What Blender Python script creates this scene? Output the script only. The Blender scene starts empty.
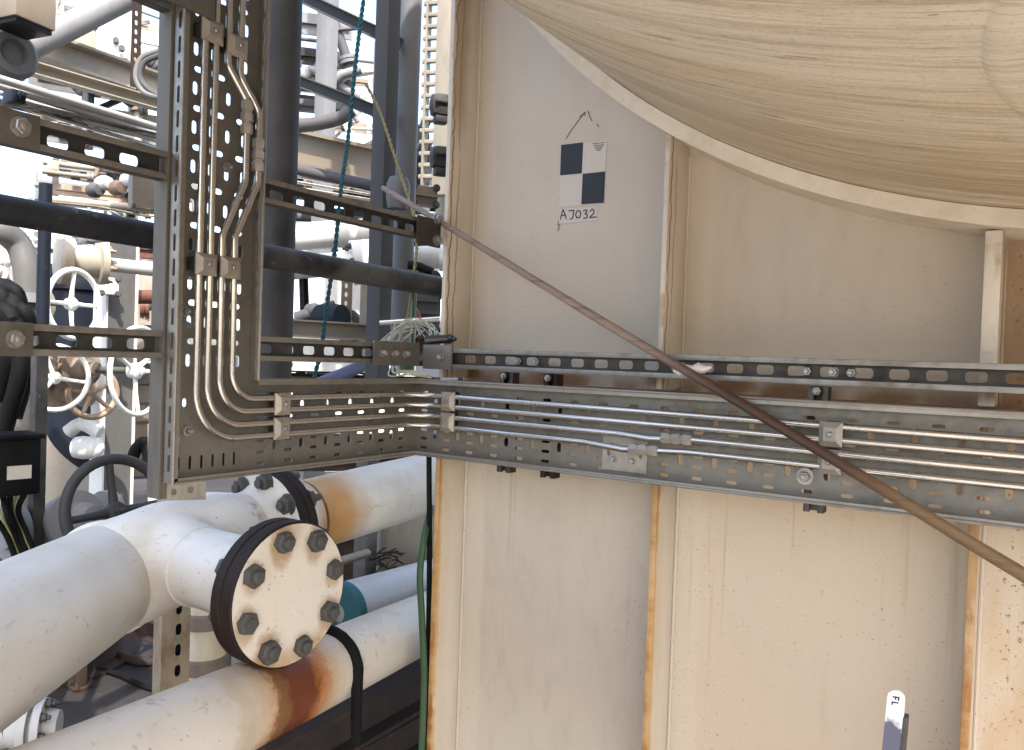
import bpy, bmesh, math, random
from mathutils import Vector as V, Matrix, noise as mnoise
from mathutils.geometry import delaunay_2d_cdt
random.seed(7)
rad = math.radians
SC = bpy.context.scene
COL = SC.collection

# ------------------------------------------------------------------ camera
FPX, YAW, PIT, ROL = 796.0, rad(33.3), rad(-1.1), rad(2.0)
CAM = V((0, 0, 1.6))
FW = V((-math.sin(YAW)*math.cos(PIT), math.cos(YAW)*math.cos(PIT), math.sin(PIT)))
_rt = FW.cross(V((0, 0, 1))).normalized(); _up = _rt.cross(FW)
RT = math.cos(ROL)*_rt + math.sin(ROL)*_up
UP = -math.sin(ROL)*_rt + math.cos(ROL)*_up
cd = bpy.data.cameras.new('camera'); cam = bpy.data.objects.new('camera', cd); COL.objects.link(cam)
cd.sensor_width = 36; cd.lens = FPX*36/1024; cd.clip_start = 0.02; cd.clip_end = 2000
cam.matrix_world = Matrix(((RT.x, UP.x, -FW.x, CAM.x), (RT.y, UP.y, -FW.y, CAM.y), (RT.z, UP.z, -FW.z, CAM.z), (0, 0, 0, 1)))
SC.camera = cam

# ------------------------------------------------------------------ light
SUN = V((0.46, -0.36, 0.81)).normalized()          # towards the sun: behind the camera, high
SUN_EL = math.asin(SUN.z); SUN_AZ = math.atan2(SUN.x, SUN.y)
W = bpy.data.worlds.new('World'); SC.world = W; W.use_nodes = True
nt = W.node_tree; nt.nodes.clear()
sky = nt.nodes.new('ShaderNodeTexSky'); sky.sky_type = 'NISHITA'; sky.sun_disc = False
sky.sun_elevation = SUN_EL; sky.sun_rotation = SUN_AZ
sky.air_density = 1.0; sky.dust_density = 3.0; sky.ozone_density = 0.4
bg = nt.nodes.new('ShaderNodeBackground'); bg.inputs[1].default_value = 0.15
wo = nt.nodes.new('ShaderNodeOutputWorld')
nt.links.new(sky.outputs[0], bg.inputs[0]); nt.links.new(bg.outputs[0], wo.inputs[0])
sl = bpy.data.lights.new('sun', 'SUN'); sl.energy = 2.2; sl.angle = rad(0.5); sl.color = (1, 0.96, 0.90)
so = bpy.data.objects.new('sun', sl); COL.objects.link(so)
so.rotation_euler = SUN.to_track_quat('Z', 'Y').to_euler()
SC.view_settings.view_transform = 'Standard'; SC.view_settings.look = 'None'
SC.view_settings.gamma = 1; SC.view_settings.use_curve_mapping = False
SC.view_settings.exposure = 2.18
SC.cycles.max_bounces = 8; SC.cycles.diffuse_bounces = 5; SC.cycles.glossy_bounces = 4

# ------------------------------------------------------------------ survey helpers
def ray(px, py): return FW + (px-512)/FPX*RT - (py-375)/FPX*UP
def at(px, py, t): return CAM + t*ray(px, py)
def on(px, py, ax, v):
    d = ray(px, py); return CAM + (v-CAM[ax])/d[ax]*d
def facing(px, py, az=0.0, el=0.0):
    n = -ray(px, py); n.z = 0; n.normalize()
    n = Matrix.Rotation(rad(az), 3, 'Z') @ n
    n = n*math.cos(rad(el)) + V((0, 0, math.sin(rad(el))))
    return n.normalized()
def frame(n, up=V((0, 0, 1))):
    n = V(n).normalized()
    if abs(n.dot(up)) > 0.98: up = V((0, 1, 0))
    a = up.cross(n).normalized(); return a, n.cross(a), n      # right, up, normal

# ------------------------------------------------------------------ material helpers
class NT:
    def __init__(s, name):
        s.m = bpy.data.materials.new(name); s.m.use_nodes = True
        s.t = s.m.node_tree; s.t.nodes.clear()
        s.out = s.t.nodes.new('ShaderNodeOutputMaterial'); s.b = s.t.nodes.new('ShaderNodeBsdfPrincipled')
        s.t.links.new(s.b.outputs[0], s.out.inputs[0])
        s.geo = s.t.nodes.new('ShaderNodeNewGeometry'); s.pos = s.geo.outputs['Position']
        s.sep = None
    def set(s, sock, v):
        if isinstance(v, bpy.types.NodeSocket): s.t.links.new(v, sock)
        elif isinstance(v, (tuple, list)) and len(v) == 3 and sock.type == 'RGBA': sock.default_value = (*v, 1)
        else: sock.default_value = v
    def math(s, op, a, b=0.0, c=0.0, clamp=False):
        n = s.t.nodes.new('ShaderNodeMath'); n.operation = op; n.use_clamp = clamp
        for i, v in enumerate((a, b, c)): s.set(n.inputs[i], v)
        return n.outputs[0]
    def vec(s, op, a, b=(0, 0, 0)):
        n = s.t.nodes.new('ShaderNodeVectorMath'); n.operation = op
        s.set(n.inputs[0], a); s.set(n.inputs[1], b); return n.outputs['Value'] if op in ('LENGTH', 'DISTANCE', 'DOT_PRODUCT') else n.outputs[0]
    def xyz(s):
        if not s.sep:
            s.sep = s.t.nodes.new('ShaderNodeSeparateXYZ'); s.t.links.new(s.pos, s.sep.inputs[0])
        return s.sep.outputs
    def noise(s, scale, vec=None, detail=5, rough=0.6, stretch=None, off=0.0):
        v = vec or s.pos
        if stretch or off: v = s.vec('ADD', s.vec('MULTIPLY', v, stretch or (1, 1, 1)), (off, off*1.7, off*.6))
        n = s.t.nodes.new('ShaderNodeTexNoise'); s.t.links.new(v, n.inputs['Vector'])
        n.inputs['Scale'].default_value = scale; n.inputs['Detail'].default_value = detail; n.inputs['Roughness'].default_value = rough
        return n.outputs[0]
    def voro(s, scale, feature='F1', stretch=None):
        v = s.pos if not stretch else s.vec('MULTIPLY', s.pos, stretch)
        n = s.t.nodes.new('ShaderNodeTexVoronoi'); s.t.links.new(v, n.inputs['Vector']); n.inputs['Scale'].default_value = scale
        return n.outputs['Distance']
    def ramp(s, x, lo, hi):     # smoothstep lo->0, hi->1 (lo may exceed hi)
        n = s.t.nodes.new('ShaderNodeMapRange'); n.interpolation_type = 'SMOOTHSTEP'
        s.set(n.inputs[0], x); s.set(n.inputs[1], lo); s.set(n.inputs[2], hi); n.inputs[3].default_value = 0; n.inputs[4].default_value = 1
        return n.outputs[0]
    def mix(s, f, a, b, mode='MIX'):
        n = s.t.nodes.new('ShaderNodeMix'); n.data_type = 'RGBA'; n.blend_type = mode
        s.set(n.inputs[0], f); s.set(n.inputs[6], a); s.set(n.inputs[7], b); return n.outputs[2]
    def bump(s, h, strength=0.3, dist=0.002):
        n = s.t.nodes.new('ShaderNodeBump'); n.inputs['Strength'].default_value = strength; n.inputs['Distance'].default_value = dist
        s.set(n.inputs['Height'], h); s.t.links.new(n.outputs[0], s.b.inputs['Normal'])
    def done(s, col, rough=0.5, metal=0.0, spec=0.5):
        s.set(s.b.inputs['Base Color'], col); s.set(s.b.inputs['Roughness'], rough); s.set(s.b.inputs['Metallic'], metal)
        s.b.inputs['Specular IOR Level'].default_value = spec
        return s.m
    # stains with a shape of their own: list of (centre, radius, colour, strength)
    def stain(s, col, c, r, colr, strength=1.0, soft=0.5, nscale=18, axis=None):
        d = s.vec('SUBTRACT', s.pos, tuple(c))
        if axis: d = s.vec('MULTIPLY', d, axis)
        d = s.vec('LENGTH', d)
        d = s.math('ADD', d, s.math('MULTIPLY', s.math('SUBTRACT', s.noise(nscale), 0.5), r*0.9))
        f = s.math('MULTIPLY', s.ramp(d, r*(1+soft), r*(1-soft)), strength)
        return s.mix(f, col, colr)

RUST = (0.17, 0.055, 0.016); ORANGE = (0.42, 0.19, 0.045); BROWN = (0.10, 0.05, 0.025)

def paint(name, base, dirt=(0.30, 0.22, 0.13), amount=0.35, rough=0.45, specks=0.3, rust=0.15, nscale=6, stretch=(1, 1, 0.5), extra=None, bump=0.15, spec=0.4):
    n = NT(name)
    a = n.noise(nscale, stretch=stretch); b = n.noise(nscale*6, stretch=stretch, off=3.1)
    m = n.math('MULTIPLY', n.ramp(n.math('ADD', n.math('MULTIPLY', a, .7), n.math('MULTIPLY', b, .3)), 0.42, 0.72), amount)
    c = n.mix(m, base, dirt)
    sp = n.math('MULTIPLY', n.ramp(n.noise(140, detail=2), 0.70, 0.76), specks)
    c = n.mix(sp, c, (0.09, 0.06, 0.04))
    rs = n.math('MULTIPLY', n.math('MULTIPLY', n.ramp(n.noise(9, off=7.7, detail=8, rough=.7), 0.60, 0.70), n.ramp(n.noise(60, off=2.2), .4, .6)), rust)
    c = n.mix(rs, c, RUST)
    if extra: c = extra(n, c)
    n.bump(n.math('ADD', n.math('MULTIPLY', n.noise(90, detail=4), .6), n.noise(400, detail=2)), bump, 0.0015)
    return n.done(c, n.math('ADD', rough-.1, n.math('MULTIPLY', b, 0.25)), 0.0, spec)

def steel(name, base, rough, dirt=(0.10, 0.07, 0.045), amount=0.5, stretch=(1, 1, 1), rust=0.25, metal=1.0, bump=.12):
    n = NT(name)
    a = n.noise(7, stretch=stretch); b = n.noise(55, stretch=stretch, off=4.0, detail=6)
    m = n.math('MULTIPLY', n.ramp(n.math('ADD', n.math('MULTIPLY', a, .6), n.math('MULTIPLY', b, .4)), 0.42, 0.68), amount)
    c = n.mix(m, base, dirt)
    rs = n.math('MULTIPLY', n.ramp(n.noise(22, off=8.8, detail=7, rough=.7), 0.60, 0.68), rust)
    c = n.mix(rs, c, RUST)
    r = n.math('ADD', rough-.1, n.math('MULTIPLY', n.math('ADD', b, m), 0.24))
    n.bump(n.noise(160, detail=4), bump, 0.001)
    return n.done(c, r, n.math('SUBTRACT', metal, n.math('MULTIPLY', n.math('ADD', rs, n.math('MULTIPLY', m, .4)), 0.8*metal), clamp=True))

M = {}
M['tray'] = steel('tray_steel', (0.195, 0.178, 0.152), 0.44, amount=0.5, dirt=(.09, .07, .05), metal=.45)
M['flange_steel'] = steel('tray_edge_steel', (0.30, 0.275, 0.24), 0.34, amount=0.4, rust=.15, metal=.7)
M['tube'] = steel('tube_steel', (0.58, 0.54, 0.49), 0.20, amount=0.15, rust=0.0, metal=.95, bump=.02)
M['clamp'] = steel('clamp_steel', (0.36, 0.32, 0.27), 0.48, amount=0.3, rust=.15, metal=.5)
M['clampbody'] = paint('black_clamp_plastic', (0.018, 0.017, 0.018), rough=0.5, amount=.1, rust=0, spec=.18)
M['strut'] = steel('shaded_strut_steel', (0.075, 0.068, 0.062), 0.6, amount=0.6, dirt=(.035, .025, .02), rust=0.3, metal=.4)  # dark base carries the shade inside the channels
M['bracket'] = steel('bracket_steel', (0.155, 0.14, 0.125), 0.5, amount=.6, dirt=(.07, .05, .035), rust=.4, metal=.5)
M['lip'] = steel('lit_strut_lip', (0.27, 0.25, 0.225), 0.42, amount=.6, rust=.3, metal=.7)  # lighter copy of the strut steel, for the lit lips
M['strutdark'] = steel('strut_dark', (0.10, 0.09, 0.085), 0.5, amount=0.6, rust=0.5)
M['bolt'] = steel('bolt_steel', (0.42, 0.40, 0.37), 0.45, amount=0.5, rust=0.3)
M['nut'] = paint('weathered_nut_grey', (0.080, 0.076, 0.068), amount=.5, dirt=(.05, .04, .03), rust=.4, rough=.6, nscale=60, spec=.18)
M['postgrey'] = steel('post_steel', (0.145, 0.128, 0.106), 0.6, amount=.7, dirt=(.06, .05, .04), rust=.3, stretch=(1, 1, .25), metal=.1)
def pipe_greying(n, c):
    f = n.math('MULTIPLY', n.ramp(n.xyz()[1], .95, 1.25), n.ramp(n.noise(9, off=3, detail=6), .25, .6))  # greyer towards the far end, broken up by noise
    c = n.mix(n.math('MULTIPLY', f, .8), c, (0.13, 0.12, 0.105))
    return n.mix(n.math('MULTIPLY', n.ramp(n.noise(34, off=6, detail=4), .64, .70), .6), c, (0.17, 0.16, 0.16))
M['darkpipe'] = paint('dark_pipe_paint', (0.021, 0.020, 0.021), amount=.3, dirt=(.07, .065, .06), rust=.2, rough=.45, nscale=14, specks=0, extra=pipe_greying, spec=.18)
M['column'] = paint('grey_column_paint', (0.040, 0.037, 0.036), amount=.5, dirt=(.11, .10, .09), rough=.5, specks=.1, nscale=4, spec=.18)
M['greypost'] = paint('blue_grey_post_paint', (0.080, 0.078, 0.082), amount=.45, dirt=(.11, .095, .08), rough=.5, spec=.18)
M['palepost'] = paint('pale_grey_paint', (0.18, 0.18, 0.18), amount=.5, dirt=(.12, .11, .10), rough=.5, spec=.18)
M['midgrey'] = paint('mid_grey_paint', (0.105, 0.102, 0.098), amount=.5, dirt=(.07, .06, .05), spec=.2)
M['lagging'] = paint('pale_lagging', (0.40, 0.39, 0.375), amount=.4, dirt=(.26, .24, .21), rust=.1)
M['white'] = paint('white_paint', (0.74, 0.73, 0.69), amount=.35, rust=.25)
M['whitewheel'] = paint('white_enamel', (0.78, 0.78, 0.75), amount=.25, rust=.3, rough=.35)
M['cream'] = paint('cream_paint', (0.66, 0.57, 0.42), amount=.5, rust=.45)
M['creamrust'] = paint('rusty_cream_paint', (0.30, 0.245, 0.17), amount=.8, dirt=(.15, .085, .04), rust=1.0, nscale=20)
M['creambg'] = paint('dull_cream_paint', (0.30, 0.265, 0.21), amount=.5, dirt=(.17, .12, .08), rust=.4)
M['beige'] = paint('beige_paint', (0.20, 0.16, 0.115), amount=.5, dirt=(.12, .085, .055), rust=.3)
M['greywheel'] = paint('grey_cast_iron', (0.035, 0.034, 0.035), amount=.4, dirt=(.07, .06, .055), rough=.55, spec=.18)
M['brownwheel'] = paint('rusty_cast_wheel', (0.27, 0.18, 0.12), amount=.6, dirt=(.5, .42, .33), rust=.7)
M['black'] = paint('black_plastic', (0.003, 0.003, 0.0035), amount=.2, dirt=(.010, .009, .008), rust=0, rough=.4, spec=.18)
M['rubber'] = paint('black_rubber', (0.0035, 0.0033, 0.0033), amount=.15, dirt=(.012, .011, .010), rust=0, rough=.7, nscale=30, spec=.18)
M['bluedark'] = paint('dark_blue_grey_shell', (0.008, 0.011, 0.019), amount=.3, dirt=(.03, .03, .035), rough=.5, spec=.18)
M['rim'] = paint('dark_brown_flange_edge', (0.018, 0.011, 0.008), amount=.4, dirt=(.045, .024, .014), rust=.6, rough=.6, nscale=25, bump=.5, spec=.18)
M['rustbeam'] = paint('rusty_beam', (0.028, 0.02, 0.017), amount=.6, dirt=(.075, .04, .02), rust=.6, rough=.75, nscale=10, spec=.18)
M['teal'] = paint('teal_rope', (0.02, 0.10, 0.12), amount=.5, dirt=(.05, .11, .11), rust=0, rough=.8)
M['yellow'] = paint('yellow_rope', (0.26, 0.23, 0.085), amount=.4, dirt=(.3, .28, .2), rust=0, rough=.8)
M['green'] = paint('green_cable', (0.03, 0.07, 0.025), amount=.4, dirt=(.1, .1, .07), rust=0, rough=.5)
M['rag'] = paint('pale_plastic_scrap', (0.62, 0.56, 0.53), amount=.3, rust=0, rough=.5)
M['wire'] = paint('pale_wire', (0.50, 0.50, 0.40), amount=.4, rust=0, rough=.6)
M['paper'] = paint('paper', (0.57, 0.505, 0.445), amount=.12, rust=0, specks=.05, rough=.6, bump=.05)
M['ink'] = paint('black_print', (0.020, 0.022, 0.027), amount=.1, rust=0, specks=0, rough=.55, bump=.05)
M['redrust'] = paint('red_oxide', (0.13, 0.05, 0.035), amount=.5, rust=.6)
M['penink'] = paint('faded_pen', (0.10, 0.085, 0.08), amount=.3, rust=0, specks=0, rough=.7, bump=.02)
M['sticker'] = paint('grey_sticker', (0.42, 0.39, 0.33), amount=.4, rust=0)
M['bluepipe'] = paint('blue_pipe', (0.09, 0.11, 0.19), amount=.3, rust=0)

def deck_mat():
    n = NT('deck_paint')
    a = n.noise(1.3, detail=8, rough=.65); b = n.noise(14, detail=6)
    c = n.mix(n.ramp(a, .35, .7), (0.020, 0.018, 0.018), (0.038, 0.034, 0.032))
    c = n.mix(n.math('MULTIPLY', n.ramp(b, .55, .7), .5), c, (0.06, 0.045, 0.032))
    c = n.mix(n.math('MULTIPLY', n.ramp(n.noise(60, detail=3), .66, .72), .5), c, (0.20, 0.16, 0.13))
    n.bump(b, .3, .003)
    return n.done(c, .75, 0, .2)
M['deck'] = deck_mat()

M['bounce'] = paint('pale_bounce_paint', (0.46, 0.425, 0.365), amount=.4, dirt=(.30, .23, .16), rust=.2, rough=.8, nscale=3)  # colour of the added slab that bounces light
def web_mat():
    n = NT('saddle_cream_paint'); x, y, z = n.xyz()
    a = n.noise(2.2, detail=6); b = n.noise(30, stretch=(1, 1, .35), detail=6)
    c = n.mix(n.ramp(a, .35, .7), (0.495, 0.415, 0.32), (0.445, 0.365, 0.275))
    c = n.mix(n.math('MULTIPLY', n.ramp(b, .45, .75), .28), c, (0.31, 0.255, 0.19))
    # upper left panel is greyer white
    up = n.math('MULTIPLY', n.ramp(x, -.55, -.60), n.ramp(z, 1.53, 1.60))
    c = n.mix(n.math('MULTIPLY', up, .6), c, (0.55, 0.475, 0.40))
    wm = n.math('MULTIPLY', n.math('MULTIPLY', n.ramp(x, -.60, -.50), n.math('ADD', .55, n.math('MULTIPLY', n.ramp(z, 1.60, 1.40), .45))), n.ramp(a, .2, .6))
    c = n.mix(n.math('MULTIPLY', wm, .65), c, (0.60, 0.455, 0.315))  # warm tint; upper part paints in light bounced off the vessel
    # lighter touch-up band along the welds
    for x0 in (-1.065, -.566, -.066):
        d = n.math('SUBTRACT', x, x0); wob = n.math('MULTIPLY', n.math('SUBTRACT', n.noise(5, off=x0*9), .5), .03)
        d = n.math('ADD', d, wob)
        f = n.math('MULTIPLY', n.ramp(d, .066, .050), n.ramp(d, -.004, .004))
        c = n.mix(n.math('MULTIPLY', f, .40), c, (0.58, 0.51, 0.42))
    for (px_, py_, r_) in ((548, 377, .030), (575, 380, .022), (660, 380, .02), (790, 396, .035), (735, 385, .025), (880, 405, .03), (470, 372, .02)):
        c = n.stain(c, on(px_, py_, 1, 1.44), r_, (0.23, 0.11, 0.035), .9, .5, 30, axis=(.7, 1, 1.3))
    # fine speckle, denser low down
    sp = n.math('MULTIPLY', n.ramp(n.noise(170, detail=2), .64, .72), n.ramp(n.noise(3.0, off=5.5), .38, .62))
    c = n.mix(n.math('MULTIPLY', sp, n.math('ADD', .35, n.math('MULTIPLY', n.ramp(z, 1.5, 1.0), .4))), c, (0.20, 0.14, 0.09))
    bs = n.ramp(n.voro(26), .075, .05)
    pick = n.ramp(n.noise(5.0, off=1.9), .60, .66)
    c = n.mix(n.math('MULTIPLY', n.math('MULTIPLY', bs, pick), n.ramp(z, 1.45, 1.3)), c, (0.06, 0.04, 0.03))
    # rusty right-hand bay
    bay = n.ramp(x, -.055, -.04); nz = n.noise(9, stretch=(1, 1, .35), off=6, detail=7)
    c = n.mix(n.math('MULTIPLY', n.math('MULTIPLY', bay, n.ramp(nz, .1, .6)), n.math('MULTIPLY', n.ramp(z, 1.5, 1.6), .9)), c, (0.27, 0.155, 0.065))
    c = n.mix(n.math('MULTIPLY', n.math('MULTIPLY', bay, n.ramp(nz, .35, .6)), n.math('MULTIPLY', n.ramp(z, 1.6, 1.5), .6)), c, (0.46, 0.30, 0.13))
    bs2 = n.math('MULTIPLY', n.ramp(n.noise(130, detail=4, off=3), .60, .66), n.ramp(x, -.05, -.02))
    c = n.mix(n.math('MULTIPLY', bs2, .8), c, BROWN)
    # seepage over the ledge
    s = n.math('MULTIPLY', n.ramp(n.math('ABSOLUTE', n.math('SUBTRACT', z, 1.548)), .035, .006), n.ramp(n.noise(11, stretch=(1, 1, .5), off=2), .30, .58))
    c = n.mix(n.math('MULTIPLY', s, .85), c, (0.20, 0.105, 0.042))
    dr = n.math('MULTIPLY', n.math('MULTIPLY', n.ramp(n.noise(1, stretch=(60, 8, 1.6), off=3, detail=5), .56, .70), n.ramp(z, .75, 1.40)), n.ramp(z, 1.55, 1.5))
    c = n.mix(n.math('MULTIPLY', dr, .45), c, (0.36, 0.24, 0.125))
    n.bump(n.math('ADD', n.math('MULTIPLY', n.noise(28, detail=3), 1.2), n.math('MULTIPLY', n.noise(240, detail=3), .5)), .16, .0016)
    return n.done(c, n.math('ADD', .42, n.math('MULTIPLY', b, .2)))
M['web'] = web_mat()

def stiff_mat(name, lower):
    n = NT(name); x, y, z = n.xyz()
    b = n.noise(24, stretch=(1, 1, .3), detail=6)
    c = n.mix(n.math('MULTIPLY', n.ramp(b, .4, .7), .4), (0.60, 0.52, 0.42), (0.52, 0.435, 0.335))
    wob = n.math('MULTIPLY', n.math('SUBTRACT', n.noise(16, stretch=(.2, .2, 1), detail=6), .5), .034)
    edge = n.math('ADD', y, wob)
    if lower:
        c = n.mix(n.math('MULTIPLY', n.ramp(edge, 1.405, 1.36), n.math('MULTIPLY', b, .75)), c, (0.45, 0.31, 0.14))
        f = n.ramp(edge, 1.362, 1.352)
        c = n.mix(n.math('MULTIPLY', f, n.math('ADD', .55, n.math('MULTIPLY', b, .6))), c, (0.47, 0.27, 0.085))
        brk = n.math('MULTIPLY', n.ramp(n.noise(13, stretch=(.4, .4, 1), off=4, detail=7, rough=.7), .56, .64), n.ramp(edge, 1.40, 1.35))
        c = n.mix(n.math('MULTIPLY', brk, .8), c, (0.60, 0.49, 0.35))
        f2 = n.math('MULTIPLY', n.ramp(edge, 1.350, 1.344), n.ramp(n.noise(30, stretch=(1, 1, .25), off=2), .35, .6))
        c = n.mix(f2, c, (0.30, 0.115, 0.025))
        hz = n.math('MULTIPLY', n.ramp(z, 1.12, 1.48), n.ramp(edge, 1.362, 1.35))
        c = n.mix(n.math('MULTIPLY', hz, .55), c, (0.26, 0.10, 0.02))
    else:
        f = n.math('MULTIPLY', n.ramp(edge, 1.348, 1.344), n.ramp(n.noise(20, stretch=(1, 1, .2), off=2), .45, .6))
        c = n.mix(n.math('MULTIPLY', f, .6), c, (0.30, 0.17, 0.08))
        f = n.math('MULTIPLY', n.ramp(n.math('ABSOLUTE', n.math('SUBTRACT', edge, 1.358)), .0040, .001), n.ramp(n.noise(6, off=3), .30, .45))
        c = n.mix(n.math('MULTIPLY', f, .9), c, (0.20, 0.09, 0.03))
        e2 = n.math('ADD', y, n.math('MULTIPLY', n.math('SUBTRACT', n.noise(11, stretch=(.2, .2, 1), detail=5, off=5), .5), .030))
        f = n.math('MULTIPLY', n.ramp(n.math('ABSOLUTE', n.math('SUBTRACT', e2, 1.378)), .0035, .001), n.ramp(n.noise(5, off=8), .32, .48))
        c = n.mix(n.math('MULTIPLY', f, .75), c, (0.26, 0.13, 0.045))
        top = n.math('MULTIPLY', n.math('MULTIPLY', n.ramp(z, 2.04, 2.16), n.ramp(x, -1.0, -1.03)), n.math('MULTIPLY', n.ramp(edge, 1.352, 1.358), n.ramp(edge, 1.415, 1.385)))
        c = n.mix(n.math('MULTIPLY', top, .6), c, (0.30, 0.19, 0.10))
    n.bump(n.noise(120, detail=4), .2, .0015)
    return n.done(c, .5)
M['stiffup'] = stiff_mat('stiffener_paint_dripping', False)
M['stifflow'] = stiff_mat('stiffener_paint_rusty_edge', True)

def ledge_mat():
    n = NT('ledge_grime'); b = n.noise(14, detail=7)
    c = n.mix(n.ramp(b, .35, .65), (0.12, 0.065, 0.03), (0.33, 0.21, 0.10))
    n.bump(n.noise(60), .4, .003); return n.done(c, .75)
M['ledge'] = ledge_mat()

def vessel_mat(name, base, dark, ochre, k=1.0):
    n = NT(name)
    s1 = n.noise(1.0, stretch=(1.7, 40, 1.7), detail=9, rough=.78)
    s2 = n.noise(1.0, stretch=(5, 170, 5), detail=6, rough=.75, off=9)
    s3 = n.noise(1.0, stretch=(1.0, 3.2, 1.0), detail=5, off=4)
    s4 = n.noise(1.0, stretch=(9, 70, 9), detail=6, rough=.7, off=2)
    c = n.mix(n.math('MULTIPLY', n.ramp(s3, .42, .64), .7), base, ochre)
    c = n.mix(n.math('MULTIPLY', n.math('MULTIPLY', n.ramp(s1, .47, .62), n.ramp(s3, .22, .46)), .65*k), c, dark)
    c = n.mix(n.math('MULTIPLY', n.ramp(s2, .51, .62), .60*k), c, dark)
    c = n.mix(n.math('MULTIPLY', n.ramp(s2, .46, .36), .35*k), c, (0.82, 0.74, 0.62))
    c = n.mix(n.math('MULTIPLY', n.ramp(s4, .60, .68), .7*k), c, (0.20, 0.135, 0.075))
    c = n.mix(n.math('MULTIPLY', n.ramp(n.noise(1, stretch=(22, 80, 22), off=6, detail=3), .70, .75), .7*k), c, (0.07, 0.05, 0.035))
    c = n.mix(n.math('MULTIPLY', n.ramp(n.noise(5, off=12, detail=6), .5, .7), .25), c, (0.58, 0.52, 0.43))
    gr = n.noise(240, detail=3)
    c = n.mix(n.math('MULTIPLY', n.ramp(gr, .55, .72), .45*k), c, dark)
    c = n.mix(n.math('MULTIPLY', n.ramp(gr, .45, .30), .30*k), c, (0.86, 0.79, 0.67))
    ye = n.math('MULTIPLY', n.ramp(n.xyz()[1], .80, 1.25), n.ramp(n.xyz()[0], -.5, -.1))
    c = n.mix(n.math('MULTIPLY', n.math('MULTIPLY', ye, n.ramp(s1, .36, .58)), .6), c, (0.45, 0.30, 0.15))
    n.bump(n.math('ADD', s2, n.noise(60, detail=5)), .25, .002)
    return n.done(c, .55)
M['vessel'] = vessel_mat('vessel_streaked_shell', (0.74, 0.645, 0.51), (0.36, 0.275, 0.175), (0.64, 0.50, 0.315), .95)
M['pad'] = vessel_mat('vessel_pad', (0.76, 0.665, 0.53), (0.38, 0.29, 0.185), (0.66, 0.52, 0.33), .85)
M['wear'] = paint('wear_plate_edge', (0.72, 0.62, 0.49), amount=.5, dirt=(.46, .35, .23), rust=.35, nscale=9, stretch=(1, 1, 1))

def rod_mat():
    n = NT('weathered_rod_lit_end')
    x, y, z = n.xyz()
    a = n.noise(5, stretch=(1, 1, 1), detail=6); g = n.noise(1, stretch=(6, 6, 160), detail=5)
    c = n.mix(n.ramp(x, -.62, -.40), (0.30, 0.21, 0.16), (0.060, 0.026, 0.013))  # lit pale end painted in, turning dark along x
    c = n.mix(n.math('MULTIPLY', n.ramp(x, -.26, -.12), .9), c, (0.19, 0.11, 0.05))
    c = n.mix(n.math('MULTIPLY', n.ramp(g, .45, .7), .5), c, (0.05, 0.028, 0.018))
    c = n.mix(n.math('MULTIPLY', n.ramp(a, .55, .75), .35), c, (0.20, 0.15, 0.11))
    n.bump(g, .4, .002)
    return n.done(c, .6)
M['rod'] = rod_mat()

def lever_mat():
    n = NT('chipped_lever_paint')
    c = n.mix(n.math('MULTIPLY', n.ramp(n.noise(30), .5, .7), .25), (0.80, 0.79, 0.74), (0.5, 0.46, 0.38))
    ctr = on(891, 746, 1, 1.097)
    c = n.stain(c, ctr, .022, (0.10, 0.10, 0.14), 1.0, .12, 60, axis=(1.6, .5, .62))
    c = n.mix(n.math('MULTIPLY', n.ramp(n.noise(95, off=3, detail=3), .67, .70), .7), c, (0.09, 0.08, 0.09))
    n.bump(n.noise(80), .2, .001)
    return n.done(c, .4)
M['lever'] = lever_mat()

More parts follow.
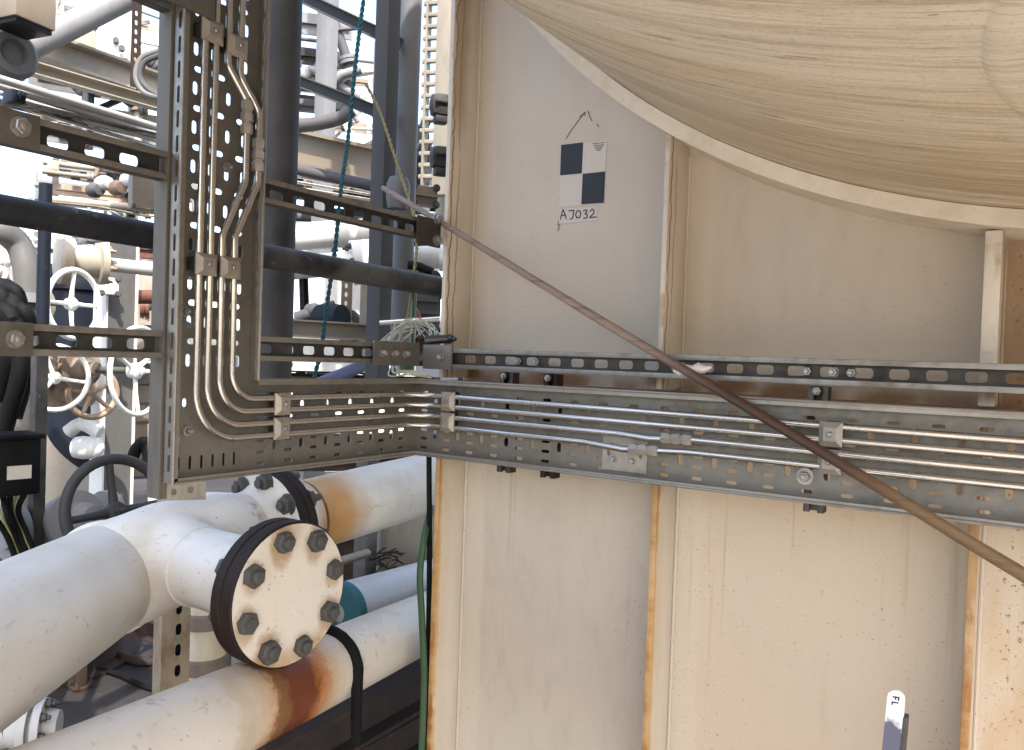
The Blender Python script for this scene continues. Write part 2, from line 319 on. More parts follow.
# ------------------------------------------------------------------ mesh builder
class MB:
    def __init__(s): s.v = []; s.f = []
    def add(s, vs, fs):
        o = len(s.v); s.v += [V(p) for p in vs]; s.f += [tuple(i+o for i in f) for f in fs]; return s
    def box(s, c, size, axes=None, bev=0.0):
        ax = axes or (V((1, 0, 0)), V((0, 1, 0)), V((0, 0, 1)))
        bm = bmesh.new(); bmesh.ops.create_cube(bm, size=1)
        for v in bm.verts: v.co = V((v.co.x*size[0], v.co.y*size[1], v.co.z*size[2]))
        if bev: bmesh.ops.bevel(bm, geom=bm.edges[:], offset=min(bev, min(size)*.45), segments=2, affect='EDGES', profile=.6)
        c = V(c); bm.verts.index_update()
        s.add([c + v.co.x*ax[0] + v.co.y*ax[1] + v.co.z*ax[2] for v in bm.verts], [[v.index for v in f.verts] for f in bm.faces]); bm.free(); return s
    def span(s, a, b, bev=0.0):     # axis-aligned box from corner to corner
        a, b = V(a), V(b); return s.box((a+b)/2, [abs(b[i]-a[i]) for i in range(3)], None, bev)
    def tube(s, path, r, seg=12, closed=False, caps=True, jitter=0.0):
        path = [V(p) for p in path]; n = len(path); rs = r if isinstance(r, (list, tuple)) else [r]*n
        t = []
        for i in range(n):
            a = path[(i-1) % n] if (closed or i > 0) else path[0]; b = path[(i+1) % n] if (closed or i < n-1) else path[-1]
            t.append((b-a).normalized())
        u = t[0].orthogonal().normalized(); vs = []; fs = []
        for i in range(n):
            u = (u - t[i]*u.dot(t[i])).normalized(); w = t[i].cross(u)
            for k in range(seg):
                a = 2*math.pi*k/seg; rr = rs[i]*(1+jitter*mnoise.noise(path[i]*60+V((k, 0, 0))))
                vs.append(path[i] + rr*(math.cos(a)*u + math.sin(a)*w))
        for i in range(n if closed else n-1):
            j = (i+1) % n
            for k in range(seg): fs.append((i*seg+k, i*seg+(k+1) % seg, j*seg+(k+1) % seg, j*seg+k))
        if caps and not closed:
            fs.append(tuple(reversed(range(seg)))); fs.append(tuple((n-1)*seg+k for k in range(seg)))
        return s.add(vs, fs)
    def lathe(s, c, n, prof, seg=40):     # prof: (radius, height along n)
        a, b, n = frame(n); c = V(c); vs = []; fs = []
        for r, h in prof:
            for k in range(seg):
                t = 2*math.pi*k/seg; vs.append(c + n*h + max(r, 1e-5)*(math.cos(t)*a + math.sin(t)*b))
        for i in range(len(prof)-1):
            for k in range(seg): fs.append((i*seg+k, i*seg+(k+1) % seg, (i+1)*seg+(k+1) % seg, (i+1)*seg+k))
        return s.add(vs, fs)
    def prism(s, poly, o, u, v, n, d):     # 2D outline extruded d along n
        o = V(o); k = len(poly)
        vs = [o + x*u + y*v for x, y in poly] + [o + x*u + y*v + d*n for x, y in poly]
        fs = [tuple(reversed(range(k))), tuple(range(k, 2*k))] + [(i, (i+1) % k, k+(i+1) % k, k+i) for i in range(k)]
        return s.add(vs, fs)
    def sheet(s, outline, holes, o, u, v, n, th):     # perforated plate, thickness th along -n
        loops = [outline]+holes; pts = []; edges = []
        for L in loops:
            b = len(pts); pts += [V(p) for p in L]; edges += [(b+i, b+(i+1) % len(L)) for i in range(len(L))]
        cv, ce, cf = delaunay_2d_cdt(pts, edges, [], 0, 1e-7)[:3]
        boxes = [(min(p[0] for p in h), max(p[0] for p in h), min(p[1] for p in h), max(p[1] for p in h), h) for h in holes]
        def inside(p, L):
            c = False; j = len(L)-1
            for i in range(len(L)):
                if (L[i][1] > p[1]) != (L[j][1] > p[1]) and p[0] < (L[j][0]-L[i][0])*(p[1]-L[i][1])/(L[j][1]-L[i][1])+L[i][0]: c = not c
                j = i
            return c
        keep = []
        for f in cf:
            m = [sum(cv[i][k] for i in f)/len(f) for k in (0, 1)]
            if not inside(m, outline): continue
            if any(b[0] < m[0] < b[1] and b[2] < m[1] < b[3] and inside(m, b[4]) for b in boxes): continue
            keep.append(f)
        o = V(o); P = lambda p, w: o + p[0]*u + p[1]*v + w*n
        k = len(cv)
        s.add([P(p, 0) for p in cv]+[P(p, -th) for p in cv], [tuple(f) for f in keep]+[tuple(k+i for i in reversed(f)) for f in keep])
        for L in loops:
            m = len(L); s.add([P(p, 0) for p in L]+[P(p, -th) for p in L], [(i, (i+1) % m, m+(i+1) % m, m+i) for i in range(m)])
        return s
    def nut(s, c, n, af=0.024, h=0.014, washer=True, stud=0.010, rot=0.0):
        a, b, n = frame(n); c = V(c); r = af/math.sqrt(3)
        if washer: s.lathe(c, n, [(0, 0), (r*1.22, 0), (r*1.22, .002), (0, .002)], 20)
        z0 = .002 if washer else 0
        ring = lambda rr, z: [c + n*z + rr*(math.cos(rot+k*math.pi/3)*a + math.sin(rot+k*math.pi/3)*b) for k in range(6)]
        vs = ring(r, z0)+ring(r, z0+h*.86)+ring(r*.88, z0+h)
        fs = [tuple(reversed(range(6)))]+[(i*6+k, i*6+(k+1) % 6, i*6+6+(k+1) % 6, i*6+6+k) for i in (0, 1) for k in range(6)]+[tuple(range(12, 18))]
        s.add(vs, fs)
        if stud: s.lathe(c, n, [(r*.52, z0+h*.9), (r*.52, z0+h+stud*.8), (r*.40, z0+h+stud), (0, z0+h+stud)], 12)
        return s
    def build(s, name, mat, parent=None, sharp=32, label=None):
        lo = V([min(p[i] for p in s.v) for i in range(3)]); hi = V([max(p[i] for p in s.v) for i in range(3)]); c = (lo+hi)/2
        if parent is None: c.z = lo.z
        me = bpy.data.meshes.new(name); me.from_pydata([p-c for p in s.v], [], s.f)
        bm = bmesh.new(); bm.from_mesh(me); bmesh.ops.remove_doubles(bm, verts=bm.verts, dist=1e-6)
        bmesh.ops.recalc_face_normals(bm, faces=bm.faces); bm.to_mesh(me); bm.free()
        me.shade_smooth(); me.set_sharp_from_angle(angle=rad(sharp)); me.materials.append(M[mat] if isinstance(mat, str) else mat)
        ob = bpy.data.objects.new(name, me); COL.objects.link(ob)
        WORLD[ob.name] = c.copy(); ob.location = c
        if parent is not None: ob.parent = parent; ob.location = c-WORLD[parent.name]
        if label: ob['label'] = label
        return ob
WORLD = {}
def thing(name, label, cat, loc, group=None):
    o = bpy.data.objects.new(name, None); COL.objects.link(o); o.location = loc; WORLD[o.name] = V(loc); o.empty_display_size = .05
    return tag(o, label, cat, group)
def tag(o, label, cat, group=None):
    o['label'] = label; o['category'] = cat
    if group: o['group'] = group
    return o
def struct(o): o['kind'] = 'structure'; return o

def slot(cx, cy, lx, ly, k=4):     # stadium outline
    r = min(lx, ly)/2; pts = []
    if lx >= ly: cs = [(cx+lx/2-r, cy, -90), (cx-lx/2+r, cy, 90)]
    else: cs = [(cx, cy+ly/2-r, 0), (cx, cy-ly/2+r, 180)]
    for x, y, a0 in cs:
        for i in range(k+1):
            a = rad(a0+180*i/k); pts.append((x+r*math.cos(a), y+r*math.sin(a)))
    return pts
def rslot(cx, cy, lx, ly, r, k=3):     # rounded rectangle
    pts = []
    for sx, sy, a0 in ((1, -1, -90), (1, 1, 0), (-1, 1, 90), (-1, -1, 180)):
        for i in range(k+1):
            a = rad(a0+90*i/k); pts.append((cx+sx*(lx/2-r)+r*math.cos(a), cy+sy*(ly/2-r)+r*math.sin(a)))
    return pts
def rect(x0, y0, x1, y1): return [(x0, y0), (x1, y0), (x1, y1), (x0, y1)]
def fillet(pts, r, k=8):
    pts = [V(p) for p in pts]; out = [pts[0]]; rs = r if isinstance(r, list) else [r]*len(pts)
    for i in range(1, len(pts)-1):
        a, b, c = pts[i-1], pts[i], pts[i+1]; u = (a-b).normalized(); w = (c-b).normalized()
        ang = u.angle(w)
        if ang > 3.10: out.append(b); continue
        d = min(rs[i]/math.tan(ang/2), (a-b).length*.49, (c-b).length*.49); rr = d*math.tan(ang/2)
        cen = b + (u+w).normalized()*rr/math.sin(ang/2)
        p0 = b+u*d-cen; p1 = b+w*d-cen; th = p0.angle(p1)
        for j in range(k+1):
            t = j/k; out.append(cen + (math.sin((1-t)*th)*p0 + math.sin(t*th)*p1)/math.sin(th))
    out.append(pts[-1]); return out
def smooth(pts, k=6):     # Catmull-Rom
    pts = [V(p) for p in pts]; P = [2*pts[0]-pts[1]]+pts+[2*pts[-1]-pts[-2]]; out = []
    for i in range(1, len(P)-2):
        for j in range(k):
            t = j/k; a, b, c, d = P[i-1:i+3]
            out.append(.5*((2*b)+(c-a)*t+(2*a-5*b+4*c-d)*t*t+(3*b-a-3*c+d)*t**3))
    out.append(pts[-1]); return out
X, Y, Z = V((1, 0, 0)), V((0, 1, 0)), V((0, 0, 1))

# ================================================================== the setting
g = MB(); g.sheet(rect(-150, -150, 150, 150), [], (0, 0, 0), X, Y, Z, .05)
struct(g.build('deck', 'deck'))
g = MB(); g.span((-.9, -6.0, .004), (5.0, .45, .012), .002); struct(g.build('bounce_floor', 'bounce'))  # pale slab added out of view to bounce sunlight upward

# ================================================================== vessel on its saddle
VX, VZ, VR = 0.184, 3.175, 1.355
ves = thing('pressure_vessel', 'huge beige horizontal vessel with brown streaks round its shell, resting on the cream saddle', 'vessel', (VX, .5, VZ-VR))
mb = MB(); prof = [(0, -.98), (.5, -.93), (.95, -.77), (1.22, -.51), (VR, -.15)] + [(VR, -.15+i*.2) for i in range(1, 14)] + [(1.22, 2.92), (.95, 3.22), (.5, 3.40), (0, 3.45)]
mb.lathe((VX, 0, VZ), Y, prof, 128); mb.build('shell', 'vessel', ves, sharp=50)
mb = MB(); pts_o = []; N_ = 110; A0, A1 = rad(-90-72), rad(-90+72)
arc = lambda r: [(VX+r*math.cos(A0+(A1-A0)*i/N_), VZ+r*math.sin(A0+(A1-A0)*i/N_)) for i in range(N_+1)]
a_, b_ = arc(VR+.001), arc(VR+.027); vs = []; fs = []
for i in range(N_+1):
    for (x, z), y in ((a_[i], 1.322), (b_[i], 1.322), (b_[i], 1.62), (a_[i], 1.62)): vs.append((x, y, z))
for i in range(N_):
    for k in range(4): fs.append((i*4+k, i*4+(k+1) % 4, i*4+4+(k+1) % 4, i*4+4+k))
fs += [(0, 1, 2, 3), tuple(N_*4+k for k in (3, 2, 1, 0))]
mb.add(vs, fs); mb.build('wear_plate', 'wear', ves)
# round reinforcing pad under the belly
mb = MB(); vs = []; fs = []; seg = 72
for r_, dz in ((.02, .006), (.25, .006), (.490, .006), (.500, .004), (.506, -.004)):
    for k in range(seg):
        a = 2*math.pi*k/seg; x = .46+r_*math.cos(a); y = .70+r_*math.sin(a)
        vs.append((x, y, VZ-math.sqrt(VR**2-(x-VX)**2)-dz*.5))
for i in range(4):
    for k in range(seg): fs.append((i*seg+k, i*seg+(k+1) % seg, (i+1)*seg+(k+1) % seg, (i+1)*seg+k))
fs.append(tuple(range(seg))); mb.add(vs, fs); mb.build('reinforcing_pad', 'pad', ves, label='round paler pad welded under the shell')

sad = thing('vessel_saddle', 'cream painted steel saddle plate with rusty upright ribs carrying the big vessel', 'saddle', (VX, 1.44, 0))
RW = VR+.020
pts = [(-1.075, 0.0), (1.43, 0.0)]; n_ = 60
for i in range(n_+1):
    x = 1.43+(-1.075-1.43)*i/n_; pts.append((x, VZ-math.sqrt(RW**2-(x-VX)**2)))
mb = MB(); mb.prism(pts, (0, 1.44, 0), X, Z, Y, .014); mb.build('saddle_plate', 'web', sad)
vbot = lambda x: VZ-math.sqrt((VR+.0295)**2-(x-VX)**2)
for x0, w in ((-1.0675, .011), (-.567, .010), (-.058, .022), (.44, .012), (.94, .012)):
    mb = MB(); zt = vbot(x0-w/2 if x0 < VX else x0+w/2)
    mb.box((x0, 1.3925, (1.556+zt-.002)/2), (w, .093, zt-.002-1.556), None, .0025); mb.build('rib', 'stiffup', sad)
    mb = MB(); xl = x0 if abs(x0+.058) > .01 else -.066
    mb.box((xl, 1.3925, .766), (.012, .093, 1.532), None, .0025); mb.build('rib', 'stifflow', sad, label='lower rib with its front edge rusted orange')
    mb = MB()     # fillet welds
    mb.tube([(xl+.009, 1.4385, .02), (xl+.009, 1.4385, 1.53)], .0035, 8); mb.tube([(x0+w/2+.002, 1.4385, 1.56), (x0+w/2+.002, 1.4385, zt-.02)], .0035, 8)
    mb.build('weld_bead', 'web', sad)
mb = MB(); mb.box((.178, 1.391, 1.545), (2.47, .096, .014), None, .002); mb.build('ledge', 'ledge', sad, label='brown grimy shelf plate between the ribs')
# pen scribble on the plate
def ribbon(mb, path, w, o, u, v, n, th=.0006):
    for (a, b) in zip(path, path[1:]):
        a = V((*a, 0)); b = V((*b, 0)); d = (b-a); L = d.length
        if L < 1e-6: continue
        d /= L; p = V((-d.y, d.x, 0))*w/2; e = d*w*.25
        mb.prism([(q.x, q.y) for q in (a-e-p, b+e-p, b+e+p, a-e+p)], o, u, v, n, th)
        o = o + n*.00002
    return mb
YW = 1.4396
def plate_xy(px, py): p = on(px, py, 1, YW); return (p.x, p.z)
mb = MB()
for st in ([(566, 139), (570, 132), (576, 124), (581, 117), (585, 112)], [(580, 117), (585, 112), (584.5, 116)], [(588, 111), (590, 117), (592, 121)], [(597, 124), (599, 127)]):
    ribbon(mb, [plate_xy(*p) for p in st], .0015, V((0, YW, 0)), X, Z, -Y)
mb.build('pen_mark', 'penink', sad)

# survey target + number label, flat paper stuck on the plate
tg = thing('survey_target', 'chequered black and white square target stuck on the cream plate', 'target', (-.791, YW, 1.92))
p0, p1 = V((-.8445, 0, 1.912)), V((-.735, 0, 2.052))
def onplate(px, py, o=0.0): p = on(px, py, 1, YW-o); return p
mb = MB(); q = [plate_xy(*p) for p in ((562, 144), (607, 141), (604, 204), (559, 207))]
mb.prism([q[3], q[2], q[1], q[0]], (0, YW, 0), X, Z, -Y, .0008); mb.build('paper', 'paper', tg)
for quad in (((561.5, 145), (583.5, 142.5), (582, 173.5), (560.5, 175.5)), ((583, 174), (605.5, 171.5), (604, 203), (581.5, 204.5))):
    mb = MB(); q = [plate_xy(*p) for p in quad]; mb.prism([q[3], q[2], q[1], q[0]], (0, YW-.0009, 0), X, Z, -Y, .0004); mb.build('black_square', 'ink', tg)
mb = MB()
for y_ in (143.6, 145.6, 147.4, 149.2):
    w_ = 6 - (y_-143.6)*.5
    ribbon(mb, [plate_xy(599-w_, y_), plate_xy(599+w_, y_-.8)], .0013, V((0, YW-.0009, 0)), X, Z, -Y, .0003)
ribbon(mb, [plate_xy(597, 150.6), plate_xy(601, 150.2)], .0013, V((0, YW-.0009, 0)), X, Z, -Y, .0003)
mb.build('small_print', 'ink', tg)
lb = thing('number_label', 'white paper strip with handwritten AJ032 below the chequered target', 'label', (-.80, YW, 1.875))
mb = MB(); q = [plate_xy(*p) for p in ((560, 209), (598, 206), (597.5, 220.5), (559, 224))]; mb.prism([q[3], q[2], q[1], q[0]], (0, YW, 0), X, Z, -Y, .0008); mb.build('paper', 'paper', lb)
mb = MB(); S = []
S += [[(560.5, 219.5), (563.2, 209.5), (566.6, 218.8)], [(561.8, 216), (566, 215)]]                               # A
S += [[(569, 211), (574, 210.3), (573.4, 216), (572.4, 218.6), (570.3, 219.2)]]                                      # J
S += [[(577.5, 211), (575.8, 214.5), (577, 218), (580, 217.5), (581.2, 213.5), (580, 210.8), (577.5, 211)]]             # 0
S += [[(583.5, 211), (586.8, 210), (587.2, 212.4), (585.2, 213.8), (587.6, 215), (587.4, 217.6), (583.8, 218.6)]]        # 3
S += [[(590.2, 211.4), (592.4, 209.2), (594.4, 210.6), (593.8, 213.4), (590, 217.8), (596.4, 217)]]                     # 2
for st in S: ribbon(mb, [plate_xy(*p) for p in st], .0024, V((0, YW-.0009, 0)), X, Z, -Y, .0004)
mb.build('handwriting', 'ink', lb)
mb = MB()
for st in ([(558.6, 221), (558.0, 226), (560.5, 224)], [(559.5, 227), (557.5, 231)]): ribbon(mb, [plate_xy(*p) for p in st], .0015, V((0, YW, 0)), X, Z, -Y)
mb.build('pen_mark', 'penink', sad)

# ================================================================== perforated cable tray (riser, elbow, two runs)
XT, YT = -1.071, 1.270          # plane of the riser and of the run along the saddle
Z0, Z1, Y0, Y1 = 1.400, 1.552, .703, .852
FL, TH = .021, .002
tray = thing('cable_tray', 'perforated steel cable tray dropping from above, turning and running across the saddle', 'cable tray', (XT, .79, Z0))
def holes_run(L, W_, pitch=.0585, skip=lambda a, b: False, a0=.012):
    hs = []; k = 0; a = a0+.012
    while a < L-.014:
        for b in (.0135, .032, .0505, .090, .127):
            if b < W_-.01 and not skip(a, b): hs.append(slot(a, b, .018, .0058))
        if a+.029 < L-.014:
            for b in (.042, .108):
                if not skip(a+.029, b): hs.append(slot(a+.029, b, .0095, .018))
        a += pitch
    return hs
# riser: u = y, v = z
mb = MB(); Lr = 2.75-Z1
hs = []
z = .03
while z < Lr-.02:
    for b in (.034, .064, .093, .123): hs.append(slot(b, z, .0085, .020))
    for b in (.040, .078, .117): hs.append(slot(b, z+.029, .017, .009))
    z += .0585
mb.sheet(rect(0, 0, Y1-Y0, Lr), hs, (XT, Y0, Z1), Y, Z, X, TH)
mb.build('riser_panel', 'tray', tray)
# elbow panel: bottom-left square corner, closed sheet with a row of short slots
mb = MB(); hs = [slot(.022+i*.020, .026, .0045, .021) for i in range(6)] + [slot(.021, .062, .010, .010), slot(.030, .118, .008, .014)]
mb.sheet(rect(0, 0, .150, Z1-Z0), hs, (XT, Y0, Z0), Y, Z, X, TH); mb.build('elbow_panel', 'tray', tray)
mb = MB(); mb.box((XT-.0085, Y0+.072, Z0+.030), (.003, .128, .052)); mb.build('slot_dark_sheet', 'strutdark', tray)  # dark sheet added behind the elbow slots so they look dark
# short run to the corner
Ls = YT-(Y0+.150)
mb = MB(); mb.sheet(rect(0, 0, Ls, Z1-Z0), holes_run(Ls, .15), (XT, Y0+.150, Z0), Y, Z, X, TH); mb.build('short_run', 'tray', tray)
# long run across the saddle; u = x
Ll = 1.60
splice = -.60-XT
mb = MB(); mb.sheet(rect(0, 0, Ll, Z1-Z0-.001), holes_run(Ll, .15, skip=lambda a, b: abs(a-splice) < .032 and b < .09), (XT+.0, YT, Z0), X, Z, -Y, TH); mb.build('long_run', 'tray', tray)
mb = MB()
mb.sheet(rect(0, 0, .085, .062), [slot(.012, .031, .006, .012), slot(.073, .031, .006, .012)], (-.635, YT-.0025, Z0+.012), X, Z, -Y, .002)
sp = mb.build('splice_plate', 'clamp', tray)
for dx, dz in ((.022, .020), (.022, .044), (.058, .020), (.058, .044)):
    mb = MB(); mb.nut((-.635+dx, YT-.0026, Z0+.012+dz), -Y, .010, .006, True, .002); mb.build('bolt', 'bolt', sp)
# edges (returned flanges)
def flange(name, a, b, n, inn, holes=False, mat='flange_steel'):
    """strip from a to b, standing FL along n, lip of 4 mm turned towards inn"""
    a, b = V(a), V(b); d = (b-a).normalized(); L = (b-a).length; mb = MB()
    hs = []
    if holes:
        k = .03
        while k < L-.02: hs.append(slot(k, FL*.55, .026, .0065)); k += .036
    w = d.cross(n)
    mb.sheet(rect(0, 0, L, FL), hs, a, d, n, w, TH)
    mb.tube([a+n*FL-w*TH/2, b+n*FL-w*TH/2], .0024, 8)
    mb.box((a+b)/2+n*(FL-.001)+inn*.004, (L, .002, .007), (d, n, d.cross(n)), 0)
    return mb.build(name, mat, tray)
flange('side_rail', (XT+.0005, Y0, Z0), (XT+.0005, Y0, 2.75), X, Y, True)
flange('side_rail', (XT+.0005, Y1, Z1), (XT+.0005, Y1, 2.75), X, -Y, True)
flange('bottom_rail', (XT+.0005, Y0, Z0), (XT+.0005, YT-.001, Z0), X, Z)
flange('top_rail', (XT+.0005, Y1, Z1), (XT+.0005, YT-.001, Z1), X, -Z)
flange('bottom_rail', (XT, YT-.0005, Z0), (XT+Ll, YT-.0005, Z0), -Y, Z)
flange('top_rail', (XT, YT-.0005, Z1), (XT+Ll, YT-.0005, Z1), -Y, -Z)
for p, n in (((XT, .728, 1.655), X), ((XT, .795, 1.885), X), ((XT, .738, 1.475), X), ((-.289, YT, 1.437), -Y)):
    mb = MB(); big = p[0] > -.5
    mb.lathe(p, n, [(0, .0005), (.013 if big else .008, .0005), (.013 if big else .008, .003), (0, .003)], 24)
    mb.nut(V(p)+n*.003, n, .014 if big else .009, .008, False, .004); mb.build('bolt', 'bolt', tray)

# ================================================================== instrument tubes
RY = [.738, .757, .779, .802]; RZ = [1.462, 1.482, 1.503, 1.523]; TR = .0054; XB = XT+.019; YB = YT-.019
names = ['outermost thin steel tube, lowest of four in the tray', 'second thin steel tube from the outside of the tray bend', 'third thin steel tube in the tray, jogging sideways at a coupling', 'innermost thin steel tube, topmost of four along the tray']
for i in range(4):
    y, z = RY[i], RZ[i]; r = .062-.010*i
    pts = [V((XB, y, 2.72))]
    if i >= 2:
        o = .036; zb = 2.035 if i == 2 else 2.025
        pts += [V((XB, y, zb)), V((XB+.002, y+o, zb-.045)), V((XB+.002, y+o, 1.865)), V((XB, y-.002, 1.775))]
    pts += [V((XB, y, z)), V((XB, YB, z))]
    dz = -.010
    if i < 2:
        xs = (-.665, -.585) if i == 0 else (-.60, -.535)
        dd = -.016 if i == 0 else -.012
        x0_, x1_ = xs
        pts += [V((x0_, YB, z-.003)), V((x1_, YB-.004, z+dd*.55)), V((-.47, YB-.004, z+dd*.2)), V((XT+Ll-.05, YB, z+dz))]
        r_ = [0, r, .03, .04, .03, .03, 0]
    else:
        pts += [V((XT+Ll-.05, YB, z+dz))]; r_ = None
    rr = [.03]*len(pts); rr[-2 if i >= 2 else -5] = .055
    kk = (5 if i >= 2 else 1); rr[kk] = r+.012
    t = tag(MB().tube(fillet(pts, rr, 10), TR, 12).build('steel_tube', 'tube', None), names[i], 'tube', 'thin steel tubes in the cable tray')
    def fitting(c, d, parent=t):
        m = MB(); c = V(c)
        m.lathe(c, d, [(0, -.026), (.0085, -.026), (.0095, -.024), (.0095, -.012), (.0078, -.011), (.0078, -.007), (.0098, -.006), (.0098, .006), (.0078, .007), (.0078, .011), (.0095, .012), (.0095, .024), (.0085, .026), (0, .026)], 6)
        return m.build('coupling', 'clamp', parent)
    if i == 2: fitting((XB+.002, y+.036, 1.966), Z)
    if i == 3: fitting((XB+.002, y+.036, 1.912), Z)
    if i == 0: fitting((-.548, YB-.004, z-.006), X)
    if i == 1: fitting((-.490, YB-.004, z-.003), X)

# clamps, each a black body under a pressed steel cover
def clamp(c, d, n, half, label):
    c = V(c); s = d.cross(n); o = thing('tube_clamp', label, 'clamp', c, 'tube clamps bolted to the tray')
    MB().box(c+n*.011, (.020, half*2, .0205), (d, s, n), .002).build('clamp_body', 'clampbody', o)
    m = MB(); w, L = .0165, half
    poly = [(-w, -L), (w, -L), (w, L), (-w, L)]
    top = [(-w*.55, -L*.55), (w*.55, -L*.55), (w*.55, L*.55), (-w*.55, L*.55)]
    P = lambda q, h: c+q[0]*d+q[1]*s+n*h
    vs = [P(q, .0215) for q in poly]+[P(q, .0245) for q in poly]+[P(q, .031) for q in top]
    fs = [(3, 2, 1, 0)]+[(i*4+k, i*4+(k+1) % 4, i*4+4+(k+1) % 4, i*4+4+k) for i in (0, 1) for k in range(4)]+[(8, 9, 10, 11)]
    m.add(vs, fs); cv = m.build('cover_plate', 'clamp', o, sharp=15)
    m = MB(); m.lathe(c, n, [(.0042, .0305), (.0042, .0345), (.003, .036), (0, .036)], 10); m.build('bolt_head', 'bolt', cv)
pos = lambda a: (RY[a]+RY[a+1])/2
posz = lambda a: (RZ[a]+RZ[a+1])/2
clamp((XT, pos(0), 2.075), Z, X, .0185, 'upper left clamp of the pair at the top of the tray')
clamp((XT, pos(2)+.001, 2.068), Z, X, .0185, 'upper right clamp of the pair at the top of the tray')
clamp((XT, pos(0), 1.727), Z, X, .0185, 'left clamp of the pair half way down the upright tubes')
clamp((XT, pos(2), 1.727), Z, X, .0185, 'right clamp of the pair half way down the upright tubes')
clamp((XT, .901, posz(2)), Y, X, .0185, 'upper clamp of the pair just after the tubes bend')
clamp((XT, .901, posz(0)), Y, X, .0185, 'lower clamp of the pair just after the tubes bend')
clamp((-.968, YT, posz(2)), X, -Y, .0185, 'upper clamp of the pair at the tray corner by the saddle edge')
clamp((-.968, YT, posz(0)), X, -Y, .0185, 'lower clamp of the pair at the tray corner by the saddle edge')
clamp((-.250, YT, posz(2)-.007), X, -Y, .0185, 'upper clamp of the pair beside the big round bolt, above the rod')
clamp((-.250, YT, posz(0)-.007), X, -Y, .0185, 'lower clamp of the pair, partly behind the brown rod')

# ================================================================== slotted strut channels
def strut(a, b, open_n, label, pitch=.0495, slotlen=.028, a0=.03, group='slotted steel strut channels', mat='strut', W_=.041, D_=.021, noslot=()):
    """C channel from a to b (centre of its open face), mouth towards open_n"""
    a, b = V(a), V(b); d = (b-a).normalized(); n = V(open_n); s = d.cross(n).normalized(); L = (b-a).length
    o = thing('strut_channel', label, 'strut', (a+b)/2, group)
    hs = []; k = a0
    while k < L-.02:
        hs.append(rslot(k, 0, slotlen, .0155, .005)); k += pitch
    m = MB(); m.sheet(rect(0, -W_/2, L, W_/2), hs, a-n*(D_-.0025), d, s, n, .0025)
    mid = (a+b)/2
    for sg in (1, -1):
        m.box(mid+s*sg*(W_/2-.00125)-n*(D_/2), (L, .0025, D_-.0052), (d, s, n))
        m.box(mid+s*sg*(W_/2-.0045)-n*.0012, (L, .009, .0024), (d, s, n), .0008)
        m.box(mid+s*sg*(W_/2-.0082)-n*.0052, (L, .0016, .0052), (d, s, n))
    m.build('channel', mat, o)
    if mat == 'strut':
        for sg in (1, -1):
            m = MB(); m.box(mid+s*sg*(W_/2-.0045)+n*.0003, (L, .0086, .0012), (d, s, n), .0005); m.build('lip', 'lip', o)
    return o
def plate_bolts(o, c, u, v, n, w, h, pts, th=.005, mat='bracket', af=.016):
    c = V(c); m = MB(); m.box(c+n*th/2, (w, h, th), (u, v, n), .0012); p = m.build('cover_bracket', mat, o)
    for a, b in pts:
        m = MB(); m.nut(c+n*th+a*u+b*v, n, af, .009, True, .003, rot=random.random()); m.build('bolt', 'bolt', p)
# lower level (z about 1.603), in the riser's plane
ZA, ZB = 1.604, 1.866
s = strut((XT-.002, .40, ZA), (XT-.002, .695, ZA), X, 'lower left slotted strut ending at the upright post, by the hex bolt', a0=.018)
plate_bolts(s, (XT-.002, .468, ZA), Y, Z, X, .090, .043, [(.022, 0)])
s = strut((XT-.004, .868, ZA), (XT-.004, 1.262, ZA), X, 'short lower slotted strut between the tray and the saddle edge', a0=.03)
s2 = strut((XT+.010, 1.287, ZA-.006), (.52, 1.287, ZA-.006), -Y, 'long slotted strut across the cream saddle above the tray', a0=.10)
plate_bolts(s, (XT+.001, 1.203, ZA), Y, Z, X, .135, .048, [(-.045, 0), (-.012, 0), (.022, 0)], af=.011)
plate_bolts(s2, (-1.028, 1.2868, ZA-.004), X, Z, -Y, .075, .050, [(.012, 0)], af=.011)
for xx in (-.30, -.262, -.235, -.84, -.80):
    m = MB(); m.nut((xx, 1.3045, ZA-.006), -Y, .013, .007, False, .006); m.build('channel_nut', 'bolt', s2)
# upper level
s = strut((XT-.002, .40, ZB), (XT-.002, .695, ZB), X, 'upper left slotted strut ending at the upright post', a0=.050)
plate_bolts(s, (XT-.002, .463, ZB), Y, Z, X, .105, .044, [(.028, .002)], af=.018)
s = strut((XT-.004, .868, ZB), (XT-.004, 1.322, ZB), X, 'upper slotted strut from the tray to the upper saddle edge', a0=.045)
plate_bolts(s, (XT+.001, 1.290, ZB-.006), Y, Z, X, .075, .058, [(.022, .030), (.022, -.014)], mat='strutdark')
# top level strut above frame
s = strut((XT-.002, .40, 2.112), (XT-.002, .695, 2.112), X, 'topmost slotted strut at the upper edge, covered by a plain plate', a0=.03)
plate_bolts(s, (XT+.024, .672, 2.116), Y, Z, X, .15, .052, [(-.05, .008)])
# the upright post behind the riser
o = thing('upright_post', 'upright weathered steel angle post along the left edge of the tray riser', 'post', (XT-.02, .699, 1.376))
m = MB(); m.box((XT-.0185, .6985, 2.06), (.031, .004, 1.37), None, .001); m.box((XT-.006, .7055, 2.06), (.004, .0095, 1.37)); m.build('angle', 'postgrey', o)
